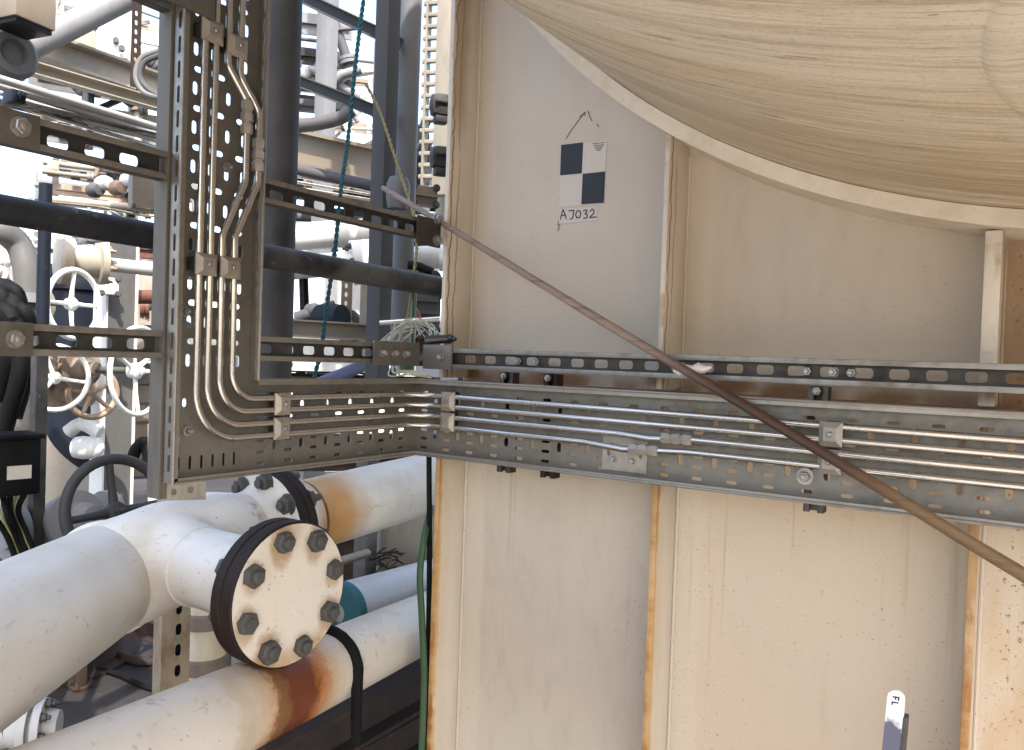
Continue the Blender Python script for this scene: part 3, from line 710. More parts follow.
# little uprights behind the tray that carry it
for px, lab in ((507, 'short dark upright between strut and tray, nearest the tray corner'), (551, 'short rusty upright between strut and tray, second from the corner'), (818, 'short dark upright between strut and tray, behind the clamps by the big bolt')):
    x = on(px, 375 if px < 600 else 398, 1, 1.3).x
    o = strut((x, 1.2975, Z0-.022), (x, 1.2975, ZA-.029), -Y, lab, pitch=.05, group='short uprights behind the tray', mat='strutdark' if px != 551 else 'rustbeam', W_=.030, D_=.024)
    m = MB(); m.nut((x, 1.292, 1.568), -Y, .012, .007, False, .004); m.build('bolt', 'bolt', o)

# ================================================================== white pipe line with tee and blind flange
T = V((-1.408, .920, 1.196)); FC = V((-1.034, .920, 1.191))
pA = at(0, 640, 1.13); pB = at(108, 578, 1.50)
endP = V((-1.408, 2.6, 1.300)); dirY = (endP-T).normalized()
f2 = T+dirY*.285
def scuffs(n, c):
    ch = n.math('MULTIPLY', n.ramp(n.noise(38, off=5, detail=8, rough=.72), .625, .645), n.ramp(n.noise(4.5, off=11), .48, .60))
    c = n.mix(n.math('MULTIPLY', ch, .75), c, (0.20, 0.125, 0.07))
    sc = n.math('MULTIPLY', n.ramp(n.noise(1, stretch=(30, 9, 70), off=2, detail=6), .62, .68), .35)
    c = n.mix(sc, c, (0.34, 0.31, 0.27))
    und = n.ramp(n.noise(2.4, off=7, detail=6), .45, .7)
    return n.mix(n.math('MULTIPLY', und, .30), c, (0.47, 0.39, 0.29))
def pipe_rust(n, c):
    c = scuffs(n, c)
    c = n.stain(c, f2+dirY*.115+V((.06, 0, .0)), .075, (0.46, 0.22, 0.045), .95, .8, 14, axis=(.6, 1, .55))
    c = n.stain(c, f2+dirY*.075+V((.08, 0, -.02)), .028, (0.36, 0.15, 0.04), .6, .8, 25, axis=(.6, 1, .4))
    return n.stain(c, at(222, 545, 1.45), .018, (0.30, .20, .10), .6, .6, 30)
M['pipe_white'] = paint('white_pipe_paint', (0.66, 0.61, 0.535), amount=.55, dirt=(.42, .345, .255), rust=.6, specks=.7, nscale=3.2, stretch=(1, 1, 1), extra=pipe_rust, bump=.25, rough=.4)
BCF = .0965
def face_rust(n, c):
    for a in (-95, -60, -120, -30):
        c = n.stain(c, FC+V((.0, .118*math.cos(rad(a)), .118*math.sin(rad(a)))), .022, (0.40, 0.21, 0.07), .7, .7, 40)
    for k in range(8):
        a = rad(22.5+45*k-8); c = n.stain(c, FC+V((0, BCF*math.cos(a), BCF*math.sin(a)-.006)), .019+.003*(k % 3), (0.36, 0.21, 0.09), .55+.12*(k % 3), .35, 55, axis=(1, 1, .7))
    c = n.mix(n.math('MULTIPLY', n.ramp(n.noise(120, off=3, detail=5), .63, .68), .55), c, (0.16, 0.10, 0.06))
    return n.stain(c, FC+V((0, .0, .115)), .02, (.4, .25, .1), .4, .7, 40)
M['face'] = paint('blind_flange_paint', (0.66, 0.585, 0.485), amount=.4, dirt=(.58, .48, .34), rust=.25, nscale=10, extra=face_rust, bump=.3, rough=.5)
pl = thing('white_pipeline', 'thick white pipe with a tee and a round eight-bolt blind flange', 'pipe', T)
pe = pA+(pA-pB)*5.5
m = MB(); path = [pe, pA.lerp(pe, .4), pA.lerp(pe, .1), pA, pA.lerp(pB, .5), pB]; m.tube(path, .104, 40); m.build('pipe_run', 'pipe_white', pl)
dB = (pA-pB).normalized()
m = MB(); m.lathe(pB+dB*.006, -dB, [(.100, -.012), (.1085, -.007), (.1105, -.001), (.1085, .005), (.100, .010)], 40); m.build('weld_bead', 'pipe_white', pl, label='raised weld ring round the bent pipe')
# tee body: run and branch merged as one skin
m = MB(); m.tube(smooth([pB, pB.lerp(T, .55)+V((.012, -.01, 0)), T+dirY*.03, T+dirY*.14, T+dirY*.215], 6), [.105]*6+[.104]*6+[.102]*6+[.098, .095, .092, .089, .087, .085]+[.084], 40)
run = m
br = MB(); br.lathe(T, X, [(.02, -.02), (.088, -.01), (.088, .045), (.086, .07), (.079, .095), (.074, .110), (.072, .125), (.072, .30)], 40)
br.f.append(tuple(reversed(range(40)))); br.f.append(tuple(len(br.v)-40+k for k in range(40)))
run.add([v for v in br.v], br.f); tee = run.build('tee_body', 'pipe_white', pl, sharp=180)
md = tee.modifiers.new('blend', 'REMESH'); md.mode = 'VOXEL'; md.voxel_size = .0055; md.use_smooth_shade = True
m2 = tee.modifiers.new('soften', 'SMOOTH'); m2.factor = .5; m2.iterations = 14
dg_ = bpy.context.evaluated_depsgraph_get(); dg_.update(); nm = bpy.data.meshes.new_from_object(tee.evaluated_get(dg_))
tee.modifiers.clear(); tee.data = nm; nm.shade_smooth()
if not nm.materials: nm.materials.append(M['pipe_white'])
m = MB(); m.lathe(T, X, [(.070, .118), (.0745, .122), (.0745, .130), (.070, .134)], 40); m.build('weld_bead', 'pipe_white', pl)
# neck flange on branch
OD, BC = .1225, .0965
m = MB(); m.lathe(FC, X, [(.070, -.150), (.072, -.120), (.080, -.080), (.088, -.062), (.094, -.0535), (.1200, -.0532)], 48); m.build('flange_neck', 'pipe_white', pl)
m = MB(); m.lathe(FC, X, [(.09, -.052), (OD-.003, -.052), (OD, -.050), (OD, -.032), (OD-.002, -.030), (OD-.004, -.030), (OD-.004, -.0285), (OD-.002, -.0285), (OD, -.0265), (OD, -.0025), (OD-.002, -.0005), (.10, -.0008), (.0, -.0008)], 64); fl = m.build('flange_pair', 'rim', pl, label='dark brown rim of the bolted flanges', sharp=25)
m = MB(); m.lathe(FC, X, [(OD-.0035, -.0010), (OD-.0035, .0008), (.06, .0012), (0, .0012)], 64); bf = m.build('blind_face', 'face', pl)
for k in range(8):
    a = rad(22.5+45*k-8); c = FC+V((.0012, BC*math.cos(a), BC*math.sin(a)))
    m = MB(); m.nut(c, X, .032+.0025*(k % 2), .011+.002*(k % 3), False, .003+.0022*((k*5) % 4), rot=random.random()); m.nut(FC+V((-.058, BC*math.cos(a), BC*math.sin(a))), -X, .034, .0125, False, .006); m.tube([FC+V((-.075, BC*math.cos(a), BC*math.sin(a))), c+X*.01], .008, 10)
    m.build('flange_bolt', 'nut', bf)
# in-line flange pair
m = MB(); m.lathe(f2, dirY, [(.085, -.090), (.090, -.060), (.100, -.0395), (.1235, -.0385)], 48); m.lathe(f2, dirY, [(.122, .0105), (.104, .012), (.094, .04), (.086, .07)], 48); m.build('flange_neck', 'pipe_white', pl)
m = MB(); m.lathe(f2, dirY, [(.10, -.0375), (.1215, -.0375), (.1245, -.036), (.1245, -.015), (.122, -.0138), (.118, -.0138), (.118, -.0122), (.122, -.0122), (.1245, -.011), (.1245, .009), (.123, .0105), (.10, .0105)], 64); m.build('flange_pair', 'rim', pl, sharp=25)
a_, b_, n_ = frame(dirY)
for k in range(8):
    a = rad(8+45*k); off = .104*(math.cos(a)*a_+math.sin(a)*b_)
    m = MB(); m.nut(f2+off-dirY*.038, -dirY, .034, .016, True, .010, rot=.2*k); m.nut(f2+off+dirY*.011, dirY, .034, .016, True, .010, rot=.3*k); m.tube([f2+off-dirY*.05, f2+off+dirY*.05], .008, 10); m.build('flange_bolt', 'nut', pl)
m = MB(); m.tube([f2+dirY*.08, endP], .084, 40); m.build('pipe_run', 'pipe_white', pl)

# lower pipe with rust burns and a black hold-down strap
q1, q2 = at(290, 685, 1.45), at(420, 624.5, 1.97)
dL = (q2-q1).normalized(); qs, qe = q1-dL*2.4, q2+dL*1.0
def low_rust(n, c):
    c = scuffs(n, c)
    r1 = at(306, 683, 1.38); r2 = at(262, 700, 1.33)
    along = lambda p: n.vec('DOT_PRODUCT', n.vec('SUBTRACT', n.pos, tuple(p)), tuple(dL))
    wob = n.math('MULTIPLY', n.math('SUBTRACT', n.noise(30, detail=9, rough=.8), .5), .10)
    for p, w, col, st in ((r1, .135, (0.50, 0.29, 0.11), .65), (r1-dL*.004, .088, (0.38, 0.115, 0.012), .92), (r1-dL*.010, .055, (0.115, 0.018, 0.002), .95), (r2, .020, (0.17, 0.075, 0.022), .9), (r1-dL*.16, .02, (.45, .32, .18), .4)):
        d = n.math('ABSOLUTE', n.math('ADD', along(p), wob))
        side = n.ramp(n.noise(9, off=w*60, detail=7), .22, .45)
        c = n.mix(n.math('MULTIPLY', n.math('MULTIPLY', n.ramp(d, w*1.3, w*.5), side), st), c, col)
    return c
M['low_pipe'] = paint('lower_pipe_paint', (0.63, 0.575, 0.49), amount=.6, dirt=(.38, .30, .215), rust=.6, specks=.7, nscale=3.6, stretch=(1, 1, 1), extra=low_rust, bump=.3)
lp = thing('lower_pipe', 'white pipe running below the blind flange with dark red rust patches', 'pipe', q1)
m = MB(); m.tube([qs+(qe-qs)*i/30 for i in range(31)], .0705, 36); m.build('pipe_run', 'low_pipe', lp)
c = q1+dL*((at(336, 664, 1.55)-q1).dot(dL)); a_, b_, n_ = frame(dL)
pts = [c + .0745*(math.cos(rad(t))*a_+math.sin(rad(t))*b_) for t in range(200, -6, -10)]
if (a_).dot(V((1, 0, 0))) < 0: pts = [c + .0745*(math.cos(rad(t))*a_+math.sin(rad(t))*b_) for t in range(-20, 186, 10)]
pts += [pts[-1]-V((0, 0, .05)), pts[-1]-V((-.003, 0, .13))]
st = tag(MB().tube(smooth(pts, 3), .0115, 10, jitter=.12).build('pipe_strap', 'rubber', None), 'black rubber strap looped over the lower rusty pipe', 'strap')

# grey lagged pipe with teal band behind it
g1, g2 = at(340, 612, 2.25), at(424, 586, 2.65); dg = (g2-g1).normalized()
gp = thing('lagged_pipe', 'pale grey lagged pipe with a teal band at its end, behind the lower pipe', 'pipe', g1)
m = MB(); m.tube([g1, g2+dg*1.2], .080, 32); m.tube([g1+dg*.0+V((.078, -.02, -.005)), g2+dg*1.2+V((.078, -.02, -.005))], .008, 6); m.build('lagging', 'lagging', gp)
m = MB(); m.lathe(g1, dg, [(.03, -.02), (.080, -.02), (.085, -.015), (.086, .012), (.0805, .016)], 32); m.build('end_band', 'teal', gp)

# ================================================================== dark pipes crossing behind the riser
d0, d1 = at(-45, 201, 1.30), at(440, 287, 1.98)
tag(MB().tube([d0+(d1-d0)*i/12 for i in range(13)], .0255, 24).build('dark_pipe', 'darkpipe', None), 'dark weathered pipe slanting behind the riser towards the saddle', 'pipe')

# ================================================================== brown rod leaning across the tray
r0, r1 = at(383, 188, 1.83), at(1130, 639, .918)
rp = [r0.lerp(r1, i/24)+V((0, 0, .0012*math.sin(i*.45))) for i in range(25)]
tag(MB().tube(rp, [.0058+(.0091-.0058)*i/24 for i in range(25)], 12, jitter=.10).build('wooden_rod', 'rod', None), 'long thin brown rod leaning diagonally across tray and saddle', 'rod')
m = MB(); c = on(693, 369, 1, 1.262)
vs = []; fs = []
for i in range(7):
    for j in range(10):
        a = 2*math.pi*j/10; t = (i-3)/3; w = (1-t*t*.75)*(.013+.005*mnoise.noise(V((i*.9, j*.7, 3))))
        vs.append(c+V((t*.032, -.004+.010*math.sin(a)*(1-t*t*.6), -.3*w*(i % 2)+w*math.cos(a)*.75+t*.004)))
for i in range(6):
    for j in range(10): fs.append((i*10+j, i*10+(j+1) % 10, i*10+10+(j+1) % 10, i*10+10+j))
fs += [tuple(range(10)), tuple(60+j for j in reversed(range(10)))]
m.add(vs, fs); tag(m.build('plastic_scrap', 'rag', None, sharp=60), 'crumpled pale plastic scrap caught on the strut beside the rod', 'scrap')

# ================================================================== white lever handle low right
lv = thing('valve_lever', 'chipped white valve lever handle standing in front of the saddle plate', 'lever', (on(897, 760, 1, 1.1).x, 1.1, 0))
tp, bt = on(897, 690, 1, 1.1), on(891, 760, 1, 1.1); dv = (bt-tp).normalized(); wv = Y.cross(dv).normalized()
if wv.x < 0: wv = -wv
m = MB(); hw = .0098; L_ = .34
poly = [(hw*math.cos(rad(a)), -hw+hw*math.sin(rad(a))*-1+hw) for a in range(0, 1)]
poly = [(hw*math.cos(rad(a)), hw-hw*math.sin(rad(a))) for a in range(0, 181, 15)] + [(-hw*1.15, .10), (-hw*1.3, L_), (hw*1.3, L_), (hw*1.15, .10)]
m.prism(poly, tp+Y*.003, wv, dv, -Y, .006); m.build('handle', 'lever', lv)
m = MB(); m.box(tp+dv*.085+wv*.0122+Y*.004, (.006, .110, .016), (wv, dv, Y), .002); m.build('side_strip', 'nut', lv)
m = MB(); o_ = tp-Y*.0032
F_ = [[(-.0035, .0085), (.0035, .0075)], [(.0032, .0075), (.0030, .0115)], [(-.0002, .0080), (-.0005, .0110)]]
L2 = [[(.0030, .0145), (-.0038, .0155)], [(-.0038, .0155), (-.0036, .0185)]]
for st_ in F_+L2: ribbon(m, st_, .0016, o_, wv, dv, -Y, .0004)
m.build('painted_letters', 'ink', lv)
base = tp+dv*(L_-.01)
m = MB(); m.lathe(base+Y*.02, -Y, [(0, -.05), (.018, -.05), (.018, .012), (.013, .016), (0, .016)], 20); m.build('spindle', 'nut', lv)
m = MB(); bb = base+Y*.09; m.lathe(bb, Z, [(.0, -.09), (.05, -.09), (.05, -.07), (.032, -.065), (.046, -.03), (.046, .03), (.032, .065), (.05, .07), (.05, .09), (0, .09)], 28)
m.tube([bb-Z*.085, V((bb.x, bb.y, 0.0))], .026, 20); m.build('valve_body', 'white', lv)

# ================================================================== background: columns and posts
def upright(px, pyt, t, r, mat, name, label, cat, square=False, ztop=3.4, zbot=0.0, base=True, seg=24):
    p = at(px, pyt, t); o = thing(name, label, cat, (p.x, p.y, zbot))
    m = MB()
    if square: m.box((p.x, p.y, (ztop+zbot)/2), (2*r, 2*r, ztop-zbot), None, r*.12)
    else: m.tube([(p.x, p.y, zbot), (p.x, p.y, ztop)], r, seg)
    m.build('shaft', mat, o)
    if base:
        m = MB(); m.box((p.x, p.y, zbot+.008), (r*3.6, r*3.6, .016), None, .002)
        for sx in (-1, 1):
            for sy in (-1, 1): m.nut((p.x+sx*r*1.45, p.y+sy*r*1.45, zbot+.016), Z, .02, .012, True, .012)
        m.build('base_plate', 'rustbeam', o)
    return o
upright(277, 200, 2.05, .049, 'column', 'steel_column', 'thick dark grey round column right beside the tray riser', 'column', ztop=4.2)
upright(384, 150, 2.35, .026, 'greypost', 'steel_post', 'blue grey square post left of the pale pipe near the saddle', 'post', True, ztop=4.2, zbot=1.47, base=False)
upright(408, 100, 2.50, .034, 'palepost', 'pale_pipe', 'pale grey upright pipe close to the left edge of the saddle', 'pipe', ztop=4.2, zbot=1.62, base=False)
upright(326, 80, 4.2, .040, 'palepost', 'steel_post', 'far pale post seen between the round column and the blue grey post', 'post', True, ztop=5)
upright(43, 300, 2.60, .020, 'bluedark', 'dark_pole', 'thin blue black pole at the far left', 'pole', ztop=2.12)
p = at(114, 380, 3.72); o = thing('white_column', 'white steel column between the handwheels', 'column', (p.x, p.y, .42))
m = MB(); m.box((p.x, p.y-.072, 1.245), (.105, .010, 1.65)); m.box((p.x, p.y+.072, 1.245), (.105, .010, 1.65)); m.build('column_flange', 'white', o)
m = MB(); m.box((p.x+.040, p.y, 1.245), (.008, .133, 1.65)); m.build('shaded_column_web', 'midgrey', o)  # grey here is the column's shaded side put into the colour
m = MB(); m.box((p.x, p.y, .41), (.20, .24, .02)); m.build('base_plate', 'rustbeam', o)
WCOL = p.copy()
upright(81, 640, 3.70, .022, 'rustbeam', 'short_post', 'short dark post on a base plate on the deck', 'post', True, ztop=.29)
# lower slotted cream post under the tray
p = at(177, 600, 1.75)
o = thing('slotted_post', 'cream rusty slotted post standing under the tray corner', 'post', (p.x, p.y, 0))
ax = facing(173, 600, 25); a_, b_, n_ = frame(ax)
m = MB(); hs = [slot(.006, .06+i*.046, .014, .027) for i in range(28)]
m.sheet(rect(-.032, 0, .032, 1.34), hs, (p.x, p.y, 0), a_, Z, n_, .004)
m.box(V((p.x, p.y, .67))-a_*.030-n_*.022, (.004, .036, 1.34), (a_, n_, Z)); m.box(V((p.x, p.y, .67))+a_*.030-n_*.022, (.004, .036, 1.34), (a_, n_, Z))
m.build('channel', 'creamrust', o)
m = MB(); m.box(V((p.x, p.y, .67))-n_*.012, (.056, .004, 1.33), (a_, n_, Z)); m.build('slot_shade_sheet', 'rubber', o)  # black sheet stands in for the shade inside the post
# bracket under tray
p = at(184, 490, 1.55); tag(MB().sheet(rect(-.035, -.02, .04, .014), [slot(-.018, -.004, .010, .014), slot(.012, .0, .012, .016)], p, facing(188, 490, 0).cross(Z)*-1, Z, facing(188, 490, 0), .004).build('support_bracket', 'creamrust', None), 'rusty cream slotted bracket right below the tray corner', 'bracket')

# beams between posts
def beam(p, q, w, h, mat, name, label, cat, kind='box', group=None):
    p, q = V(p), V(q); d = (q-p).normalized(); L = (q-p).length; s = d.cross(Z).normalized(); u = s.cross(d)
    m = MB(); c = (p+q)/2
    if kind == 'I':
        m.box(c, (L, w*.16, h*.8), (d, s, u)); m.box(c+u*h*.45, (L, w, h*.1), (d, s, u)); m.box(c-u*h*.45, (L, w, h*.1), (d, s, u))
    elif kind == 'C':
        m.box(c-s*w*.42, (L, w*.16, h*.8), (d, s, u)); m.box(c+u*h*.45, (L, w, h*.1), (d, s, u)); m.box(c-u*h*.45, (L, w, h*.1), (d, s, u))
    elif kind == 'tube': m.tube([p, q], h/2, 16)
    else: m.box(c, (L, w, h), (d, s, u), min(w, h)*.1)
    return tag(m.build(name, mat, None), label, cat, group)
beam((WCOL.x-1.2, WCOL.y+.02, .345), (WCOL.x+.8, WCOL.y+.02, .345), .10, .10, 'rustbeam', 'skid_rail', 'dark skid rail carrying the white column on the deck', 'beam', 'I')
beam(at(296, -6, 2.6), at(398, 43, 2.42), .04, .036, 'greypost', 'brace_bar', 'upper slanting grey brace meeting the blue grey post', 'brace', 'C')
beam(at(288, 77, 2.6), at(388, 116, 2.42), .04, .036, 'greypost', 'brace_bar', 'lower slanting grey brace meeting the blue grey post', 'brace', 'C')
beam(at(262, 140, 3.6), at(400, 172, 3.4), .10, .15, 'beige', 'cross_beam', 'beige beam behind the blue grey post', 'beam', 'I')
beam(at(262, 162, 2.7), at(410, 194, 2.6), .05, .038, 'greypost', 'cross_pipe', 'purple grey cross pipe above the slotted strut', 'pipe', 'tube')
for i in range(3): beam(at(262, 170+i*6, 3.0), at(372, 190+i*5, 3.2), .012, .012, 'tube', 'thin_line', ['topmost of three thin bright lines under the cross pipe', 'middle of three thin bright lines under the cross pipe', 'lowest of three thin bright lines under the cross pipe'][i], 'tube', 'tube', 'thin bright lines under the cross pipe')
m = MB(); m.tube(smooth([at(262, 127, 3.3), at(285, 127, 3.3), at(315, 124, 3.3), at(340, 118, 3.3), at(352, 110, 3.3)], 5), .028, 14); tag(m.build('bent_conduit', 'greypost', None), 'grey conduit curving upward behind the lower brace', 'conduit')
# white pipes in the gap between column and post
beam(at(270, 239, 3.3), at(446, 226, 3.5), .1, .115, 'white', 'white_pipe', 'fat white pipe lying across below the upper strut', 'pipe', 'tube')
o = thing('flanged_pipe', 'white pipe with bolted flange just above the dark slanting pipe', 'pipe', at(360, 262, 3.0))
m = MB(); m.tube([at(285, 268, 2.95), at(446, 256, 3.15)], .045, 24); m.build('pipe_run', 'white', o)
pf = at(362, 262, 3.04); df = (at(446, 256, 3.15)-at(285, 268, 2.95)).normalized()
m = MB(); m.lathe(pf, df, [(.045, -.04), (.085, -.04), (.085, -.012), (.085, .012), (.085, .04), (.045, .04)], 28); m.build('flange', 'white', o)
a_, b_, n_ = frame(df)
for k in range(6):
    a = k*math.pi/3; m = MB(); m.nut(pf+.068*(math.cos(a)*a_+math.sin(a)*b_)-df*.04, -df, .022, .014, False, .01); m.build('flange_bolt', 'nut', o)
def panel(p, az, w, h, d, mat, name, label, cat, ribs=0, px=None):
    n = facing(px[0], px[1], az); a_, b_, n_ = frame(n); p = V(p)
    o = thing(name, label, cat, p-Z*h/2); m = MB(); m.box(p-n*d/2, (w, h, d), (a_, b_, n_), .006); m.build('case', mat, o)
    for k in range(ribs):
        m = MB(); m.box(p+n*.006+b_*(h*(k+1)/(ribs+1)-h/2), (w*.96, .012, .012), (a_, b_, n_)); m.build('rib', mat, o)
    for sx in (-1, 1):
        for sy in (-1, 1): m = MB(); m.nut(p+a_*sx*w*.44+b_*sy*h*.44, n, .02, .008, True, .0); m.build('screw', 'nut', o)
    return o
panel(at(332, 318, 3.7), 12, .42, .5, .3, 'white', 'white_cabinet', 'white cabinet seen low between the column and the post', 'cabinet', 0, (332, 318))
beam(at(303, 262, 3.0), at(305, 322, 3.0), .035, .035, 'black', 'black_pole', 'black upright bar in front of the white cabinet', 'pole', 'tube')
m = MB(); m.lathe(at(315, 311, 2.9), facing(315, 311, 40), [(0, -.03), (.028, -.03), (.03, 0), (.02, .03), (0, .035)], 16); m.tube([at(296, 318, 2.9), at(335, 306, 2.9)], .022, 12); tag(m.build('grey_lever_valve', 'greypost', None), 'small grey valve stub low beside the teal rope', 'valve')
m = MB(); c = at(331, 313, 2.85); m.lathe(c-Z*.02, facing(331, 313, 50), [(0, -.05), (.05, -.05), (.056, .0), (.05, .05), (0, .05)], 18); tag(m.build('dark_drum', 'bluedark', None), 'small dark drum just right of the teal rope', 'drum')
p = at(346, 300, 2.9); m = MB(); n = facing(346, 300, 10); a_, b_, n_ = frame(n); m.sheet(rect(-.018, -.16, .018, .14), [slot(0, -.14+i*.032, .010, .018) for i in range(9)], p, a_, b_, n_, .004); m.box(p+a_*.020-n_*.016, (.004, .30, .036), (a_, b_, n_)); tag(m.build('slotted_angle', 'beige', None), 'small slotted upright angle in front of the white cabinet', 'bracket')
panel(at(372, 310, 3.2), -8, .10, .5, .06, 'creambg', 'peeling_board', 'pale peeling panel strip left of the blue grey post', 'panel', 0, (372, 310))
beam(at(262, 326, 2.55), at(392, 334, 2.55), .06, .055, 'beige', 'cross_channel', 'dull beige channel just above the lower short strut', 'beam', 'C')
beam(at(300, 392, 2.4), at(362, 366, 2.6), .04, .040, 'bluepipe', 'blue_pipe', 'blue pipe below the lower strut beside the column', 'pipe', 'tube')
# right of the post, by the saddle edge
upright(411, 260, 2.75, .024, 'green', 'green_pipe', 'dark green upright pipe behind the yellow rope', 'pipe', ztop=1.93, zbot=1.55, base=False)
o = thing('lever_valve', 'small valve with a black lever grip by the saddle edge', 'valve', at(422, 268, 2.4))
m = MB(); m.tube(smooth([at(408, 265, 2.38), at(418, 266, 2.38), at(428, 270, 2.38), at(433, 272, 2.38)], 4), .013, 12); m.build('grip', 'black', o)
m = MB(); m.lathe(at(432, 278, 2.45), facing(432, 278, 30), [(0, -.02), (.022, -.02), (.022, .02), (0, .022)], 18); m.build('hub', 'nut', o)
o = panel(at(413, 312, 3.0), 10, .20, .19, .3, 'greypost', 'grey_motor', 'grey and reddish machine between the post and the saddle', 'machine', 3, (413, 312))
m = MB(); m.lathe(at(408, 318, 2.96), facing(408, 318, 0), [(0, 0), (.05, 0), (.045, .03), (0, .035)], 18); m.build('red_cap', 'redrust', o)
beam(at(380, 323, 2.2), at(440, 319, 2.2), .016, .016, 'tube', 'bright_bar', 'short bright bar above the wire bundle', 'bar', 'tube')
o = thing('cable_ladder', 'white upright cable ladder with many rungs against the bright sky', 'cable ladder', at(434, 190, 3.2))
c0, c1 = at(436, 196, 3.2), at(436, -30, 3.2); xx = c0.x; yy = c0.y
n = facing(436, 100, -20); a_, b_, n_ = frame(n)
for sgn, w in ((-.055, .010), (.030, .085)):
    m = MB(); m.box(V((xx, yy, (c0.z+4.2)/2))+a_*sgn, (w, .05, 4.2-c0.z), (a_, n_, Z), .004); m.build('side_rail', 'creambg', o)
for k in range(42):
    zz = c0.z+.03+k*.046
    m = MB(); m.box(V((xx, yy, zz))-a_*.012+n_*.012, (.12, .018, .016), (a_, n_, Z), .003); m.build('rung', 'creambg', o)
for k, py in enumerate((106, 158)):
    c = at(441, py, 2.9); fa, fb, fn = frame(facing(440, py, 15)); m = MB(); m.box(c, (.085, .085, .07), (fa, fb, fn), .03); m.box(c-fb*.05, (.05, .03, .05), (fa, fb, fn), .01); m.box(c+fb*.006+fn*.03, (.06, .012, .03), (fa, fb, fn), .004)
    tag(m.build('terminal_case', 'column', None), ['upper dark grey round case hanging by the saddle edge', 'lower dark grey round case hanging by the saddle edge'][k], 'case', 'dark grey round cases')
panel(at(425, 195, 2.9), 20, .10, .07, .06, 'beige', 'small_box', 'small box with bright fittings under the white ladder', 'box', 1, (425, 195))
m = MB(); m.lathe(at(398, 195, 2.3), Z, [(0, -.04), (.028, -.04), (.034, -.01), (.034, .03), (.026, .05), (0, .05)], 18); tag(m.build('pale_joint', 'palepost', None), 'pale lump of a pipe joint where the rod begins', 'joint')
m = MB(); m.tube([at(440, 262, 2.6), at(446, 262, 2.6)], .03, 14); m.tube([at(418, 258, 2.62), at(448, 258, 2.62)], .035, 18); tag(m.build('white_stub', 'white', None), 'white pipe stub just left of the saddle edge', 'pipe')

# ropes, cables, wires
def rope(pts, r, mat, name, label, cat, twist=True):
    P = smooth(pts, 10)
    if twist:
        m = MB(); L = 0; out = [[], []]
        for i, p in enumerate(P):
            if i: L += (p-P[i-1]).length
        # resample finely and wind two strands
        n = max(int(L/.006), 8); acc = [0]
        for i in range(1, len(P)): acc.append(acc[-1]+(P[i]-P[i-1]).length)
        j = 0
        for k in range(n+1):
            s_ = L*k/n
            while j < len(acc)-2 and acc[j+1] < s_: j += 1
            f = (s_-acc[j])/max(acc[j+1]-acc[j], 1e-9); q = P[j].lerp(P[j+1], f); t = (P[j+1]-P[j]).normalized(); a, b, _ = frame(t, V((1, 0, 0)))
            for w in (0, 1):
                ph = s_/.022*2*math.pi/1.6+w*math.pi; out[w].append(q+r*.5*(math.cos(ph)*a+math.sin(ph)*b))
        for w in (0, 1): m.tube(out[w], r*.62, 6)
    else: m = MB().tube(P, r, 8)
    return tag(m.build(name, mat, None, sharp=60), label, cat)
rope([at(365, -10, 2.3), at(361, 20, 2.3), at(355, 70, 2.28), at(348, 140, 2.25), at(341, 190, 2.2), at(335, 250, 2.2), at(327, 305, 2.2), at(321, 350, 2.2), at(311, 388, 2.2)], .0062, 'teal', 'teal_rope', 'teal rope hanging behind the struts', 'rope')
rope([at(366, 84, 2.2), at(380, 112, 2.2), at(396, 160, 2.15), at(406, 190, 2.1), at(413, 212, 2.05), at(417, 240, 2.0), at(412, 290, 1.95), at(405, 335, 1.9)], .0042, 'yellow', 'yellow_rope', 'yellow green rope hanging beside the saddle edge', 'rope')
m = MB(); rnd = random.Random(3)
for k in range(15):
    a = at(366+rnd.uniform(0, 34), 349+rnd.uniform(-4, 2), 1.74); b = at(396+rnd.uniform(-6, 16), 330+rnd.uniform(-8, 5), 1.74+rnd.uniform(-.06, .06)); b2 = at(418+rnd.uniform(-8, 14), 322+rnd.uniform(-3, 8), 1.76+rnd.uniform(-.06, .06)); c = at(438+rnd.uniform(-26, 6), 337+rnd.uniform(-4, 5), 1.72)
    m.tube(smooth([a, b, b2, c], 9), rnd.uniform(.0009, .0017), 6)
tag(m.build('wire_bundle', 'wire', None), 'tangle of pale wires lying on the bolted strut joint', 'wires')
m = MB(); 
for k in range(7):
    a = at(396+rnd.uniform(-3, 3), 362, 1.66); b = at(392+rnd.uniform(-3, 10), 373+rnd.uniform(-3, 3), 1.63); c = at(428+rnd.uniform(-16, 6), 376+rnd.uniform(-3, 2), 1.63)
    m.tube(smooth([a, b, b.lerp(c, .5)+Z*.004, c], 5), rnd.uniform(.0012, .0024), 6)
tag(m.build('loose_wires', 'wire', None), 'pale loose wire ends dangling onto the tray corner', 'wires')
m = MB(); m.tube([at(425, 340, 1.66), at(448, 339, 1.66)], .009, 12); m.nut(at(449, 339, 1.66), facing(449, 339, 40), .014, .01); tag(m.build('clamp_rod', 'strutdark', None), 'short dark threaded rod lying over the strut joint', 'rod')
m = MB(); m.tube(smooth([at(433, 508, 1.82), at(429, 516, 1.78), at(424, 540, 1.73), at(420, 575, 1.72), at(422, 620, 1.72), at(424, 680, 1.72), at(421, 770, 1.72)], 8), .0075, 10); tag(m.build('green_cable', 'green', None), 'dark green cable hanging along the rusty saddle edge', 'cable')
m = MB(); m.tube(smooth([at(429, 455, 1.75), at(429.5, 560, 1.75), at(428, 660, 1.75), at(425, 770, 1.75)], 8), .006, 10); tag(m.build('black_cable', 'rubber', None), 'black cable hanging tight against the saddle edge', 'cable')

